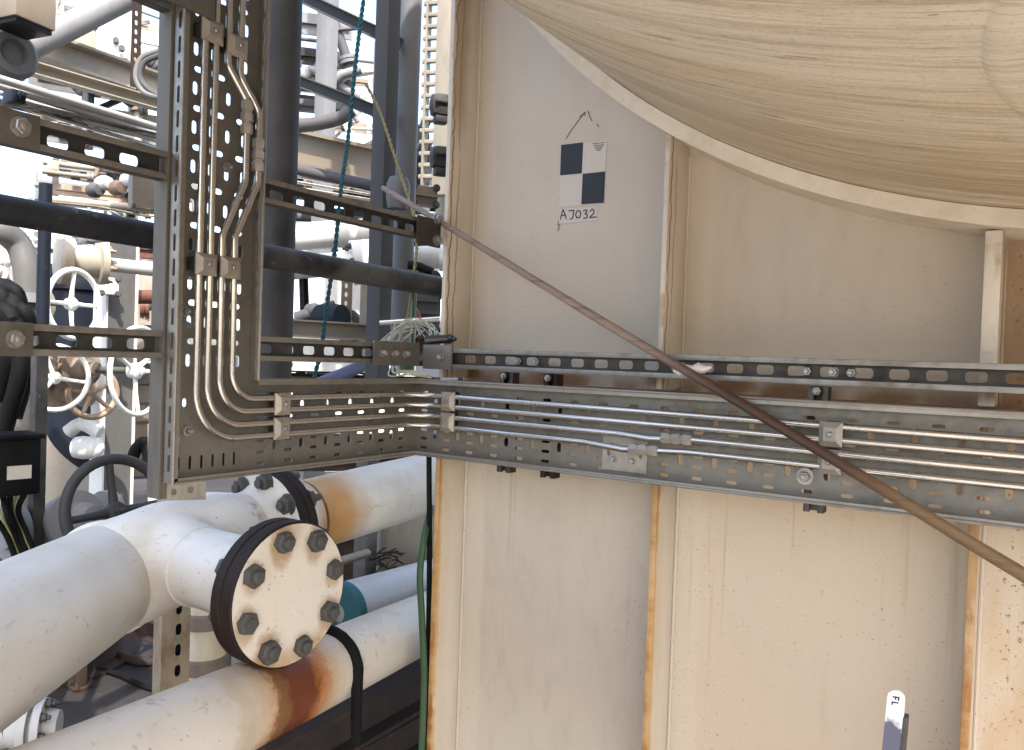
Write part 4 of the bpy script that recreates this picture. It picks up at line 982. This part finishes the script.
# ================================================================== background: valves with handwheels on the left
def valve(px, py, t, R, rimr, az, mat, label, spokes=3, rot=0.0, stem=.16, el=0.0, body=True, bodymat='white', rimseg=48):
    c = at(px, py, t); n = facing(px, py, az, el); a_, b_, n_ = frame(n)
    o = thing('handwheel_valve', label, 'valve', c-Z*R)
    m = MB(); m.tube([c+R*(math.cos(2*math.pi*k/rimseg)*a_+math.sin(2*math.pi*k/rimseg)*b_) for k in range(rimseg)], rimr, 12, closed=True); w = m.build('handwheel', mat, o)
    for k in range(spokes):
        a = rot+2*math.pi*k/spokes; d = math.cos(a)*a_+math.sin(a)*b_
        m = MB(); m.tube([c-n*R*.10+d*R*.10, c-n*R*.07+d*R*.5, c+d*(R-rimr*.4)], [rimr*.95, rimr*.7, rimr*.7], 10); m.build('spoke', mat, w)
    m = MB(); m.lathe(c, n, [(0, -R*.22), (R*.17, -R*.22), (R*.19, -R*.02), (R*.12, R*.03), (0, R*.04)], 20); m.nut(c+n*R*.04, n, R*.16, R*.08, False, R*.15); m.build('hub', mat, w)
    m = MB(); m.tube([c-n*.01, c-n*stem], R*.075, 12)
    m.build('stem', 'nut', o)
    if body:
        e = c-n*stem; m = MB(); m.lathe(e, -n, [(0, -.01), (.03, -.01), (.03, .02), (.045, .03), (.05, .07), (.085, .075), (.085, .10), (.06, .105), (.075, .16), (.06, .24), (0, .25)], 28)
        s_ = n.cross(Z).normalized(); q = e-n*.16
        m.tube([q-s_*.16, q+s_*.16], .045, 20)
        m.lathe(q, s_, [(.045, .12), (.08, .12), (.08, .15), (.045, .15)], 28); m.lathe(q, s_, [(.045, -.15), (.08, -.15), (.08, -.12), (.045, -.12)], 28)
        m.build('valve_body', bodymat, o)
    return o
valve(74, 304, 3.0, .128, .0105, 48, 'whitewheel', 'white handwheel in front of the dark blue tank', 4, 0.0, .14, bodymat='cream')
valve(56, 378, 3.1, .125, .010, 25, 'whitewheel', 'white handwheel just below the lower left strut', 3, -.15, .2, bodymat='redrust')
valve(93, 393, 3.3, .100, .013, 28, 'brownwheel', 'small rusty brown handwheel left of the white column', 5, .5, .16, bodymat='brownwheel')
valve(139, 371, 3.2, .175, .010, 55, 'whitewheel', 'large white handwheel right of the white column', 3, .55, .2, bodymat='beige')
valve(118, 511, 2.15, .142, .0145, 32, 'greywheel', 'big dark grey handwheel right behind the thick white pipe', 4, 0.05, .12, el=15, bodymat='palepost')
valve(-8, 576, 2.2, .09, .012, 35, 'whitewheel', 'white handwheel cut off by the left edge', 3, .4, .12, el=30)
valve(8, 262, 3.2, .105, .009, 30, 'whitewheel', 'white handwheel behind the bent grey pipe at the left edge', 4, .3, .12)

# dark tank, cone, pipes
p = at(76, 300, 4.0); m = MB(); m.lathe((p.x, p.y, 0), Z, [(0, 0), (.145, 0), (.145, 1.86), (.16, 1.87), (.16, 1.92), (.13, 1.99), (0, 2.01)], 36); tag(m.build('dark_tank', 'bluedark', None), 'dark blue upright drum behind the white handwheel', 'tank')
p = at(46, 528, 4.0)
o = thing('conical_hood', 'off white cone shaped hood widening downward behind the black pole', 'hood', (p.x, p.y, 0))
m = MB(); pz = at(46, 400, 4.0).z; zb = at(46, 522, 4.0).z; m.lathe((p.x, p.y, 0), Z, [(.0, pz), (.03, pz), (.40, zb), (.40, zb-.03), (0, zb-.03)], 48); m.build('cone', 'creambg', o)
m = MB(); m.lathe((p.x, p.y, 0), Z, [(.36, zb-.031), (.36, .02), (.42, .02), (.42, 0), (0, 0)], 40); m.build('drum', 'rustbeam', o)
# bent grey pipe at left
o = thing('bent_pipe', 'grey lagged pipe bending down at the left edge', 'pipe', at(28, 300, 3.0))
m = MB(); m.tube(smooth([at(-30, 232, 2.9), at(0, 232, 2.95), at(18, 244, 3.0), at(26, 268, 3.0), at(29, 296, 3.0)], 8), .046, 24); m.build('lagging', 'midgrey', o)
m = MB(); q = at(29, 298, 3.0); m.lathe(q, Z, [(0, -.018), (.062, -.018), (.062, .018), (0, .018)], 28); m.build('collar', 'palepost', o)
m = MB(); m.tube([q-Z*.02, V((q.x, q.y, 0))], .044, 20); m.build('down_pipe', 'column', o)
# black hose cluster
o = thing('black_hoses', 'black coiled hoses hanging at the left edge above the junction box', 'hoses', at(12, 430, 2.3))
rnd = random.Random(5)
for k in range(8):
    x0 = rnd.uniform(-30, 22); m = MB(); yy = 282+rnd.uniform(0, 40)
    m.tube(smooth([at(x0-10, yy, 2.3), at(x0+8, yy+6, 2.25+.08*k/8), at(x0+12, yy+50, 2.25+.1*rnd.random()), at(x0-4, yy+110, 2.3)], 7), rnd.uniform(.018, .030), 14, jitter=.06); m.build('hose', 'rubber', o)
# junction box
bx = at(14, 468, 2.0); n = facing(14, 468, 18); a_, b_, n_ = frame(n)
o = thing('junction_box', 'black junction box with a pale sticker hanging at the left edge', 'box', bx-Z*.09)
m = MB(); m.box(bx-n*.05, (.125, .145, .10), (a_, b_, n_), .008); m.box(bx-n*.045+b_*.078, (.135, .012, .115), (a_, b_, n_), .004); m.build('case', 'black', o)
m = MB(); m.box(bx+a_*.012-b_*.012+n*.001, (.055, .034, .0015), (a_, b_, n_)); m.build('sticker', 'sticker', o)
for k in range(6):
    m = MB(); u = -.045+k*.018
    m.tube(smooth([bx-n*.05+a_*u-b_*.07, bx-n*.04+a_*(u*.7)-b_*.12+n*.02*math.sin(k), bx-n*.05+a_*(.03+u*.5)-b_*.19, bx-n*.05+a_*(.06+u*.6)-b_*.30, bx-n*.06+a_*(.07+u*.5)-b_*.55], 6), .0075 if k % 3 != 1 else .0032, 10)
    m.build('cable', 'yellow' if k in (1, 4) else 'rubber', o)
upright(36, 520, 2.2, .016, 'darkpipe', 'dark_pole', 'dark support bar behind the junction box', 'pole', True, ztop=1.62)
# cream flanged valve piece above the wheels
o = thing('flanged_valve', 'cream flanged valve with rusty bolts under the dark slanting pipe', 'valve', at(90, 285, 3.3))
c = at(84, 262, 3.3); dx = (at(160, 270, 3.5)-c).normalized()
m = MB(); m.lathe(c, dx, [(0, -.10), (.085, -.10), (.10, -.09), (.10, -.055), (.06, -.05), (.072, 0), (.06, .05), (.088, .055), (.088, .08), (.03, .085)], 32); m.build('body', 'creambg', o)
m = MB(); m.tube([c+dx*.08, c+dx*.75], .030, 18); m.build('pipe_stub', 'lagging', o)
for k in range(6):
    a_, b_, _ = frame(dx); a = k*math.pi/3+.3; m = MB(); m.nut(c+.075*(math.cos(a)*a_+math.sin(a)*b_)+dx*.08, dx, .022, .014, False, .014); m.build('bolt', 'brownwheel', o)
panel(at(110, 286, 3.58), 12, .075, .075, .04, 'white', 'bolted_bracket', 'small white bracket with two bolts atop the white column', 'bracket', 0, (111, 286))
panel(at(146, 310, 4.2), 15, .22, .44, .2, 'creambg', 'cream_cabinet', 'cream cabinet between white column and upright post', 'cabinet', 2, (146, 310))
tag(MB().tube([at(136, 297, 3.9), at(170, 297, 3.9)], .035, 16).build('red_pipe', 'redrust', None), 'short red oxide pipe left of the upright post', 'pipe')
panel(at(150, 420, 4.4), 18, .34, .62, .3, 'beige', 'stacked_crates', 'weathered beige slatted case behind the large white handwheel', 'case', 5, (150, 420))
o = thing('capped_pipe', 'short white pipe with an orange rusty cap beside the tray corner', 'pipe', at(157, 500, 2.9))
m = MB(); q = at(158, 424, 2.9); m.tube(fillet([q, at(158, 540, 2.9), at(158, 540, 2.9)+V((-.3, 1.6, 0))], .07, 8), .034, 20); m.build('shaft', 'white', o)
m = MB(); m.lathe(q, Z, [(.034, -.01), (.030, .01), (.016, .03), (.010, .055), (0, .06)], 20); m.build('cap', 'brownwheel', o)
m = MB(); q = at(93, 448, 3.4); m.lathe(q, facing(93, 448, 60), [(0, -.08), (.045, -.075), (.05, -.04), (.043, .02), (.022, .04), (0, .045)], 28); tag(m.build('white_bulb', 'white', None), 'rounded white vessel end just left of the white column', 'vessel')
m = MB(); q = at(85, 428, 3.5); m.tube(smooth([at(68, 432, 3.5), at(82, 424, 3.5), at(100, 433, 3.5)], 5), .03, 14); tag(m.build('white_elbow', 'white', None), 'small white pipe elbow above the rounded vessel end', 'pipe')
tag(MB().tube(smooth([at(132, 460, 3.0), at(137, 448, 3.0), at(146, 443, 3.0), at(150, 470, 3.0)], 6), .022, 14).build('black_hose', 'rubber', None), 'black hose loop by the capped white pipe', 'hose')
tag(MB().lathe(at(14, 425, 3.0), facing(14, 425, 60), [(0, -.05), (.03, -.05), (.05, -.02), (.05, .03), (.03, .05), (0, .05)], 20).build('small_motor', 'greypost', None), 'small grey round motor in front of the cone', 'motor')

# bottom left: flange pair and pipe by the deck
o = thing('deck_flange', 'white bolted flange pair low at the left edge above the deck', 'flange', at(40, 745, 1.75))
c = at(34, 728, 1.75); dx = facing(34, 728, 75)
m = MB(); m.lathe(c, dx, [(0, -.06), (.035, -.05), (.042, -.022), (.062, -.02), (.062, -.004), (.045, -.004), (.045, .006), (.062, .006), (.062, .022), (.04, .024), (.034, .05), (0, .05)], 36); m.build('body', 'lagging', o)
a_, b_, _ = frame(dx)
for k in range(8):
    a = k*math.pi/4; m = MB(); m.nut(c+.052*(math.cos(a)*a_+math.sin(a)*b_)+dx*.022, dx, .016, .01, True, .008); m.build('bolt', 'nut', o)
m = MB(); m.tube(smooth([c-dx*.05, c-dx*.12-Z*.02, c-dx*.17-Z*.12, V((c.x-dx.x*.17, c.y-dx.y*.17, 0))], 6), .036, 20); m.build('down_pipe', 'lagging', o)
# cream pipe under the blind flange
o = thing('cream_down_pipe', 'cream upright pipe with raised rings below the blind flange', 'pipe', at(207, 680, 1.95))
q = at(205, 640, 1.95); m = MB(); m.tube([V((q.x, q.y, 1.15)), V((q.x, q.y, 0))], .052, 28); m.build('shaft', 'cream', o)
for py in (617, 662): 
    qz = at(205, py, 1.95).z; m = MB(); m.lathe((q.x, q.y, qz), Z, [(.052, -.02), (.062, -.016), (.062, .016), (.052, .02)], 28); m.build('ring', 'beige', o)

# pocket below the pipe at the saddle edge
panel(at(407, 548, 3.0), 10, .20, .34, .3, 'creambg', 'pale_plinth', 'pale plinth block under the white pipe by the saddle edge', 'plinth', 0, (407, 548))
upright(365, 560, 2.9, .030, 'darkpipe', 'dark_post', 'dark square post under the white pipe', 'post', True, ztop=1.28)
beam(at(318, 568, 2.6), at(368, 553, 2.8), .03, .030, 'beige', 'stub_bar', 'short beige bar right of the blind flange', 'bar', 'tube')
m = MB(); rnd = random.Random(9)
for k in range(26):
    c = at(388+rnd.uniform(-13, 12), 560+rnd.uniform(-8, 10), 2.8+rnd.uniform(-.1, .1)); d = V((rnd.uniform(-1, 1), rnd.uniform(-1, 1), rnd.uniform(-.4, .4))).normalized()
    m.tube(smooth([c-d*.03, c+Z*.008*rnd.random(), c+d*.03], 4), rnd.uniform(.002, .004), 6)
tag(m.build('rope_clump', 'rustbeam', None), 'clump of dark rope ends under the white pipe', 'rope')
panel(at(345, 560, 3.6), 8, .50, .55, .4, 'rustbeam', 'dark_backdrop', 'dark backdrop box added under the white pipe behind the dark post', 'cabinet', 2, (345, 560))  # box added as a dark backdrop below the pipe
panel(at(72, 405, 4.9), 12, .72, .62, .4, 'rustbeam', 'dark_backdrop', 'dark backdrop box added behind the two handwheels under the left strut', 'cabinet', 3, (72, 405))  # added dark box stands in for the shadow behind the handwheels
# skid beams on the deck
def ibeam(pa, pb, h, w, label):
    pa, pb = V(pa), V(pb); beam(pa, pb, w, h, 'rustbeam', 'skid_beam', label, 'beam', 'I', 'rusty skid beams')
z_ = .46
def onz(px, py, z): return on(px, py, 2, z)
ibeam(onz(255, 770, .62), onz(470, 655, .62), .12, .11, 'rusty skid beam right under the lower pipe')
ibeam(onz(330, 775, .50), onz(480, 690, .50), .12, .11, 'rusty skid beam lowest at the saddle foot')
beam(onz(300, 700, .40), onz(440, 770, .40), .08, .08, 'rustbeam', 'cross_member', 'rusty cross member between the skid beams', 'beam', 'C')

# ================================================================== background: upper left
o = thing('floodlight_box', 'beige box with dark underside at the top left corner', 'box', at(22, 20, 2.6))
c = at(22, 6, 2.6); n = facing(22, 6, 35); a_, b_, n_ = frame(n)
m = MB(); m.box(c, (.14, .13, .14), (a_, b_, n_), .008); m.build('case', 'beige', o)
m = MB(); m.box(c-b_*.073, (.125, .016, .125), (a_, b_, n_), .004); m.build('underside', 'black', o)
o = thing('round_motor', 'grey round motor with a dark end below the beige box', 'motor', at(10, 72, 2.7))
c = at(8, 55, 2.7); n = facing(8, 55, 25); m = MB(); m.lathe(c, n, [(0, -.2), (.085, -.2), (.085, .03), (.07, .045), (.045, .045), (.04, .03), (0, .03)], 36); m.build('casing', 'midgrey', o)
m = MB(); m.lathe(c, n, [(.087, -.10), (.092, -.09), (.092, -.03), (.087, -.02)], 36); m.build('band', 'black', o)
beam(at(18, 52, 3.2), at(150, -14, 3.6), .1, .105, 'palepost', 'grey_pipe', 'fat grey pipe rising to the right at the top left', 'pipe', 'tube')
beam(at(10, 38, 3.3), at(170, 92, 3.9), .12, .12, 'creambg', 'pipe_rack_beam', 'long beige rack beam sloping across the top left', 'beam', 'I')
beam(at(10, 62, 3.0), at(170, 108, 3.6), .05, .05, 'creambg', 'rack_channel', 'thin beige channel just below the rack beam', 'beam', 'C')
panel(at(81, 42, 4.2), 15, .15, .22, .1, 'creambg', 'cream_cabinet', 'cream panel standing over the rack beam', 'panel', 0, (81, 42))
o = thing('white_drum', 'white drum with dark round holes behind the rack beam', 'drum', at(115, 70, 5.0))
p = at(114, 45, 5.0); m = MB(); m.lathe((p.x, p.y, 0), Z, [(.13, at(114, 75, 5).z), (.135, at(114, 70, 5).z), (.135, at(114, -10, 5).z), (0, at(114, -14, 5).z)], 36); m.build('shell', 'white', o)
for qx, qy in ((116, 40), (122, 48), (126, 61)):
    n = facing(qx, qy, 0); m = MB(); m.lathe(at(qx, qy, 4.86), n, [(0, -.03), (.017, -.03), (.017, .01), (0, .01)], 16); m.build('port', 'greypost', o)
p = at(136, 38, 2.6); n = facing(136, 38, 20); a_, b_, n_ = frame(n); m = MB(); m.sheet(rect(-.014, -.16, .014, .16), [slot(0, -.13+i*.03, .009, .017) for i in range(9)], p, a_, b_, n_, .003); m.box(p+a_*.015-n_*.012, (.003, .32, .024), (a_, b_, n_)); tag(m.build('slotted_angle', 'rustbeam', None), 'narrow rusty slotted angle hanging left of the upright post', 'bracket')
for k in range(2): tag(MB().tube(smooth([at(160, 50+k*5, 2.2), at(142+k*3, 58+k*4, 2.2), at(136+k*4, 76, 2.2), at(144+k*3, 92-k*4, 2.2), at(162, 98, 2.2)], 8), .008, 10).build('cable_loop', 'palepost' if k == 0 else 'greypost', None), ['pale outer cable loop left of the upright post', 'grey inner cable loop left of the upright post'][k], 'cable', 'cable loops')
for k in range(4):
    y0_ = 76+k*7; beam(at(-10, y0_, 1.9+k*.03), at(176, y0_+57, 2.5), .018, .020 if k < 2 else .012, 'lagging' if k < 3 else 'tube', 'instrument_line', ['topmost of four bright instrument lines above the upper left strut', 'second of four bright instrument lines above the upper left strut', 'third of four bright instrument lines above the upper left strut', 'lowest of four bright instrument lines above the upper left strut'][k], 'tube', 'tube', 'instrument lines above the upper left strut')
p0, p1 = at(-10, 104, 2.0), at(176, 146, 2.6); d = (p1-p0).normalized(); L = (p1-p0).length; nn = V((0, 0, 1)); s = d.cross(nn).normalized()
m = MB(); hs = []
k = .03
while k < L-.03:
    for v_ in (.02, .05, .08): hs.append(slot(k, v_, .022, .010))
    k += .04
m.sheet(rect(0, 0, L, .10), hs, p0, d, s, d.cross(s)*1, .003); tag(m.build('far_tray', 'strutdark', None), 'flat perforated tray lying under the instrument lines', 'cable tray')
m = MB(); q = at(14, 98, 1.85); m.box(q, (.05, .03, .03), None, .004); m.nut(q+V((.03, 0, 0)), X, .018, .01); tag(m.build('dark_clip', 'bluedark', None), 'small dark clip on the instrument lines at the left edge', 'clip')
# racks of pipework behind: each one frame with its pipes
def rack(x0, y0, x1, y1, t, seed, label, mats, nh=4, nv=3, npipe=5, diag=True, az=0):
    rnd = random.Random(seed); cx, cy = (x0+x1)/2, (y0+y1)/2; c = at(cx, cy, t); n = facing(cx, cy, az); a, b, n = frame(n)
    w = (x1-x0)/FPX*t; h = (y1-y0)/FPX*t; o = thing('pipe_rack', label, 'pipe rack', c-b*h/2, 'racks of pipework behind')
    pick = lambda: mats[rnd.randrange(len(mats))]
    for i in range(nv):
        u = -w/2+w*(i+.5*rnd.random())/max(nv-1, 1); s_ = rnd.uniform(.025, .05); m = MB(); m.box(c+a*u+n*rnd.uniform(-.2, .05), (s_, h*rnd.uniform(.8, 1.1), s_), (a, b, n), .003); m.build('upright', pick(), o)
    for i in range(nh):
        v = -h/2+h*(i+rnd.uniform(.2, .8))/nh; s_ = rnd.uniform(.03, .07); cc = c+b*v+n*rnd.uniform(-.15, .1)
        m = MB(); m.box(cc, (w*rnd.uniform(.8, 1.15), s_*.15, s_*.8), (a, b, n)); m.box(cc+b*s_*.45, (w, .012, s_), (a, n, b)); m.box(cc-b*s_*.45, (w, .012, s_), (a, n, b)); m.build('beam', pick(), o)
    for i in range(npipe):
        r = rnd.uniform(.010, .036); v = rnd.uniform(-h/2, h/2); u0, u1 = -w/2-.05, w/2+.05; q = c+n*rnd.uniform(.05, .25)
        if rnd.random() < .55: path = [q+a*u0+b*v, q+a*rnd.uniform(-w*.3, w*.3)+b*v, q+a*rnd.uniform(-w*.2, w*.35)+b*(v+rnd.uniform(-.4, .4)*h), q+a*u1+b*(v+rnd.uniform(-.3, .3)*h)]
        else: u = rnd.uniform(-w/2, w/2); path = [q+a*u-b*h*.55, q+a*u+b*h*rnd.uniform(-.1, .2), q+a*(u+rnd.uniform(-.3, .3)*w)+b*h*rnd.uniform(.2, .5)]
        m = MB(); P = fillet(path, r*2.5, 5); m.tube(P, r, 12); pp = m.build('pipe', pick(), o)
        k = rnd.randrange(1, len(P)-1); dd = (P[k+1]-P[k-1]).normalized(); m = MB(); m.lathe(P[k], dd, [(r, -.022), (r*1.9, -.022), (r*1.9, -.003), (r*1.6, -.002), (r*1.6, .002), (r*1.9, .003), (r*1.9, .022), (r, .022)], 16); m.build('flange', pick(), pp)
    for i in range(3):
        m = MB(); s_ = rnd.uniform(.04, .10); q = c+a*rnd.uniform(-w/2, w/2)+b*rnd.uniform(-h/2, h/2)+n*.12; m.box(q, (s_, s_*rnd.uniform(.7, 1.5), s_*.6), (a, b, n), .006); m.lathe(q+n*s_*.3, n, [(s_*.3, 0), (s_*.3, s_*.2), (0, s_*.25)], 14); m.build('fitting_box', pick(), o)
    if diag: m = MB(); m.box(c, (math.hypot(w, h)*.9, .03, .03), ((a*w+b*h).normalized(), (b*w-a*h).normalized(), n)); m.build('brace', pick(), o)
    return o
DK = ['rustbeam', 'bluedark', 'column', 'greywheel']; MD = ['beige', 'palepost', 'greypost', 'creambg', 'column']; LT = ['white', 'palepost', 'creambg', 'greypost', 'white']
rack(-20, 330, 170, 470, 5.2, 11, 'dark crowded pipe rack behind the handwheels at the left', DK+['beige', 'brownwheel'], 5, 4, 8)
rack(-10, 470, 170, 560, 6.5, 12, 'low dark pipe rack beyond the big grey handwheel', DK+['beige'], 3, 4, 5, False)
rack(40, 60, 175, 150, 4.6, 13, 'beige and grey pipe rack under the long rack beam', MD, 4, 3, 6)
rack(60, 165, 170, 215, 6.0, 14, 'small far pipe rack above the dark slanting pipe', MD+['brownwheel', 'white'], 2, 3, 5, False)
rack(100, 240, 170, 345, 4.4, 15, 'pale pipe rack between the white column and the upright post', ['palepost', 'greypost', 'creambg', 'redrust', 'white'], 4, 2, 6, False)
rack(285, 20, 350, 110, 5.0, 16, 'grey lattice of pipes behind the two slanting braces', ['greypost', 'palepost', 'column'], 4, 2, 6)
rack(285, 140, 375, 205, 4.8, 17, 'pipe rack seen under the beige cross beam', MD+['column'], 3, 3, 6, False)
rack(280, 205, 445, 300, 5.0, 18, 'pale pipe rack behind the fat white pipe', ['white', 'palepost', 'greypost', 'column', 'creambg'], 3, 4, 6, False)
rack(285, 300, 440, 390, 3.9, 19, 'dim pipe rack low behind the short lower strut', DK+['palepost', 'beige'], 4, 4, 7, False)
rack(392, 130, 450, 250, 3.6, 20, 'crowded pale pipework between pale pipe and saddle edge', ['palepost', 'creambg', 'column', 'greypost', 'white'], 4, 2, 7, False)
rack(330, 510, 440, 620, 4.4, 21, 'dark pipework under the white pipe by the saddle edge', DK, 4, 3, 6)
rack(395, 275, 440, 345, 3.3, 22, 'small dim machinery frame beside the saddle edge', DK+['redrust', 'palepost'], 3, 2, 5, False)
rack(45, 178, 168, 262, 8.0, 31, 'far washed out pipe rack behind the dark slanting pipe', LT+['beige'], 4, 4, 8)
rack(270, 60, 400, 215, 8.5, 32, 'far tall pipe rack behind the teal rope', LT+['column', 'beige'], 6, 4, 8)
rack(-20, 0, 150, 75, 7.5, 33, 'far pipe rack across the top left corner', LT+['beige'], 4, 4, 6)
rack(96, 255, 168, 350, 7.0, 34, 'far crowded frame right of the white column', MD+['brownwheel'], 5, 3, 7)
beam(at(285, 452, 3.6), at(452, 452, 3.6), .10, .16, 'rustbeam', 'gap_backdrop', 'dark beam added to darken the narrow gap between tray and white pipe', 'beam', 'I')  # beam added so the bright sky gap turns dark
# low hoses and small pipes on the deck
for k, (pts_, r_, mt, lab) in enumerate((([(40, 655), (95, 648), (150, 662), (215, 640)], .022, 'rustbeam', 'rusty thin pipe lying far across the deck'), ([(60, 668), (110, 672), (160, 690), (230, 684)], .014, 'rubber', 'black hose snaking over the deck'), ([(0, 612), (70, 622), (150, 616), (240, 622)], .03, 'greypost', 'grey pipe on the deck beyond the rusty one'))):
    tag(MB().tube(smooth([on(x, y, 2, r_) for x, y in pts_], 8), r_, 12).build(['deck_pipe', 'deck_hose', 'deck_pipe'][k], mt, None), lab, 'pipe' if k != 1 else 'hose')
# bright sunlit plant far behind
def far_tank(px, pyb, t, r, ztop, mat, label):
    p = at(px, pyb, t); m = MB(); m.lathe((p.x, p.y, 0), Z, [(r, 0), (r, ztop), (r*.7, ztop+r*.25), (0, ztop+r*.32)], 48); o = tag(m.build('storage_tank', mat, None), label, 'tank', 'white storage tanks far behind')
    for k in range(3):
        mm = MB(); zz = ztop*(k+1)/4; mm.lathe((p.x, p.y, zz), Z, [(r, -.03), (r+.04, -.02), (r+.04, .02), (r, .03)], 48); mm.build('hoop', mat, o)
    return o
far_tank(20, 330, 11, 1.2, 2.7, 'white', 'white storage tank far behind at the left edge')
far_tank(125, 330, 13, 1.0, 2.4, 'white', 'white storage tank far behind the white column')
far_tank(330, 330, 12, 1.3, 2.1, 'white', 'white storage tank far behind the teal rope')
beam(at(60, 168, 6), at(200, 196, 6.5), .12, .12, 'creambg', 'far_beam', 'far cream beam above the dark slanting pipe', 'beam', 'I')
for k, (qx, qy) in enumerate(((96, 190), (105, 183), (118, 188), (130, 180), (140, 190))):
    m = MB(); m.lathe(at(qx, qy, 5.6), facing(qx, qy, 30), [(0, -.05), (.05, -.05), (.055, 0), (.04, .05), (0, .055)], 16); tag(m.build('round_fitting', ['greypost', 'white', 'brownwheel', 'white', 'cream'][k], None), 'one of the small round fittings in a far row above the dark pipe', 'fitting', 'far row of round fittings')
panel(at(146, 190, 5.0), 15, .16, .24, .1, 'beige', 'beige_box', 'beige box left of the upright post above the dark pipe', 'box', 0, (146, 190))
m = MB()
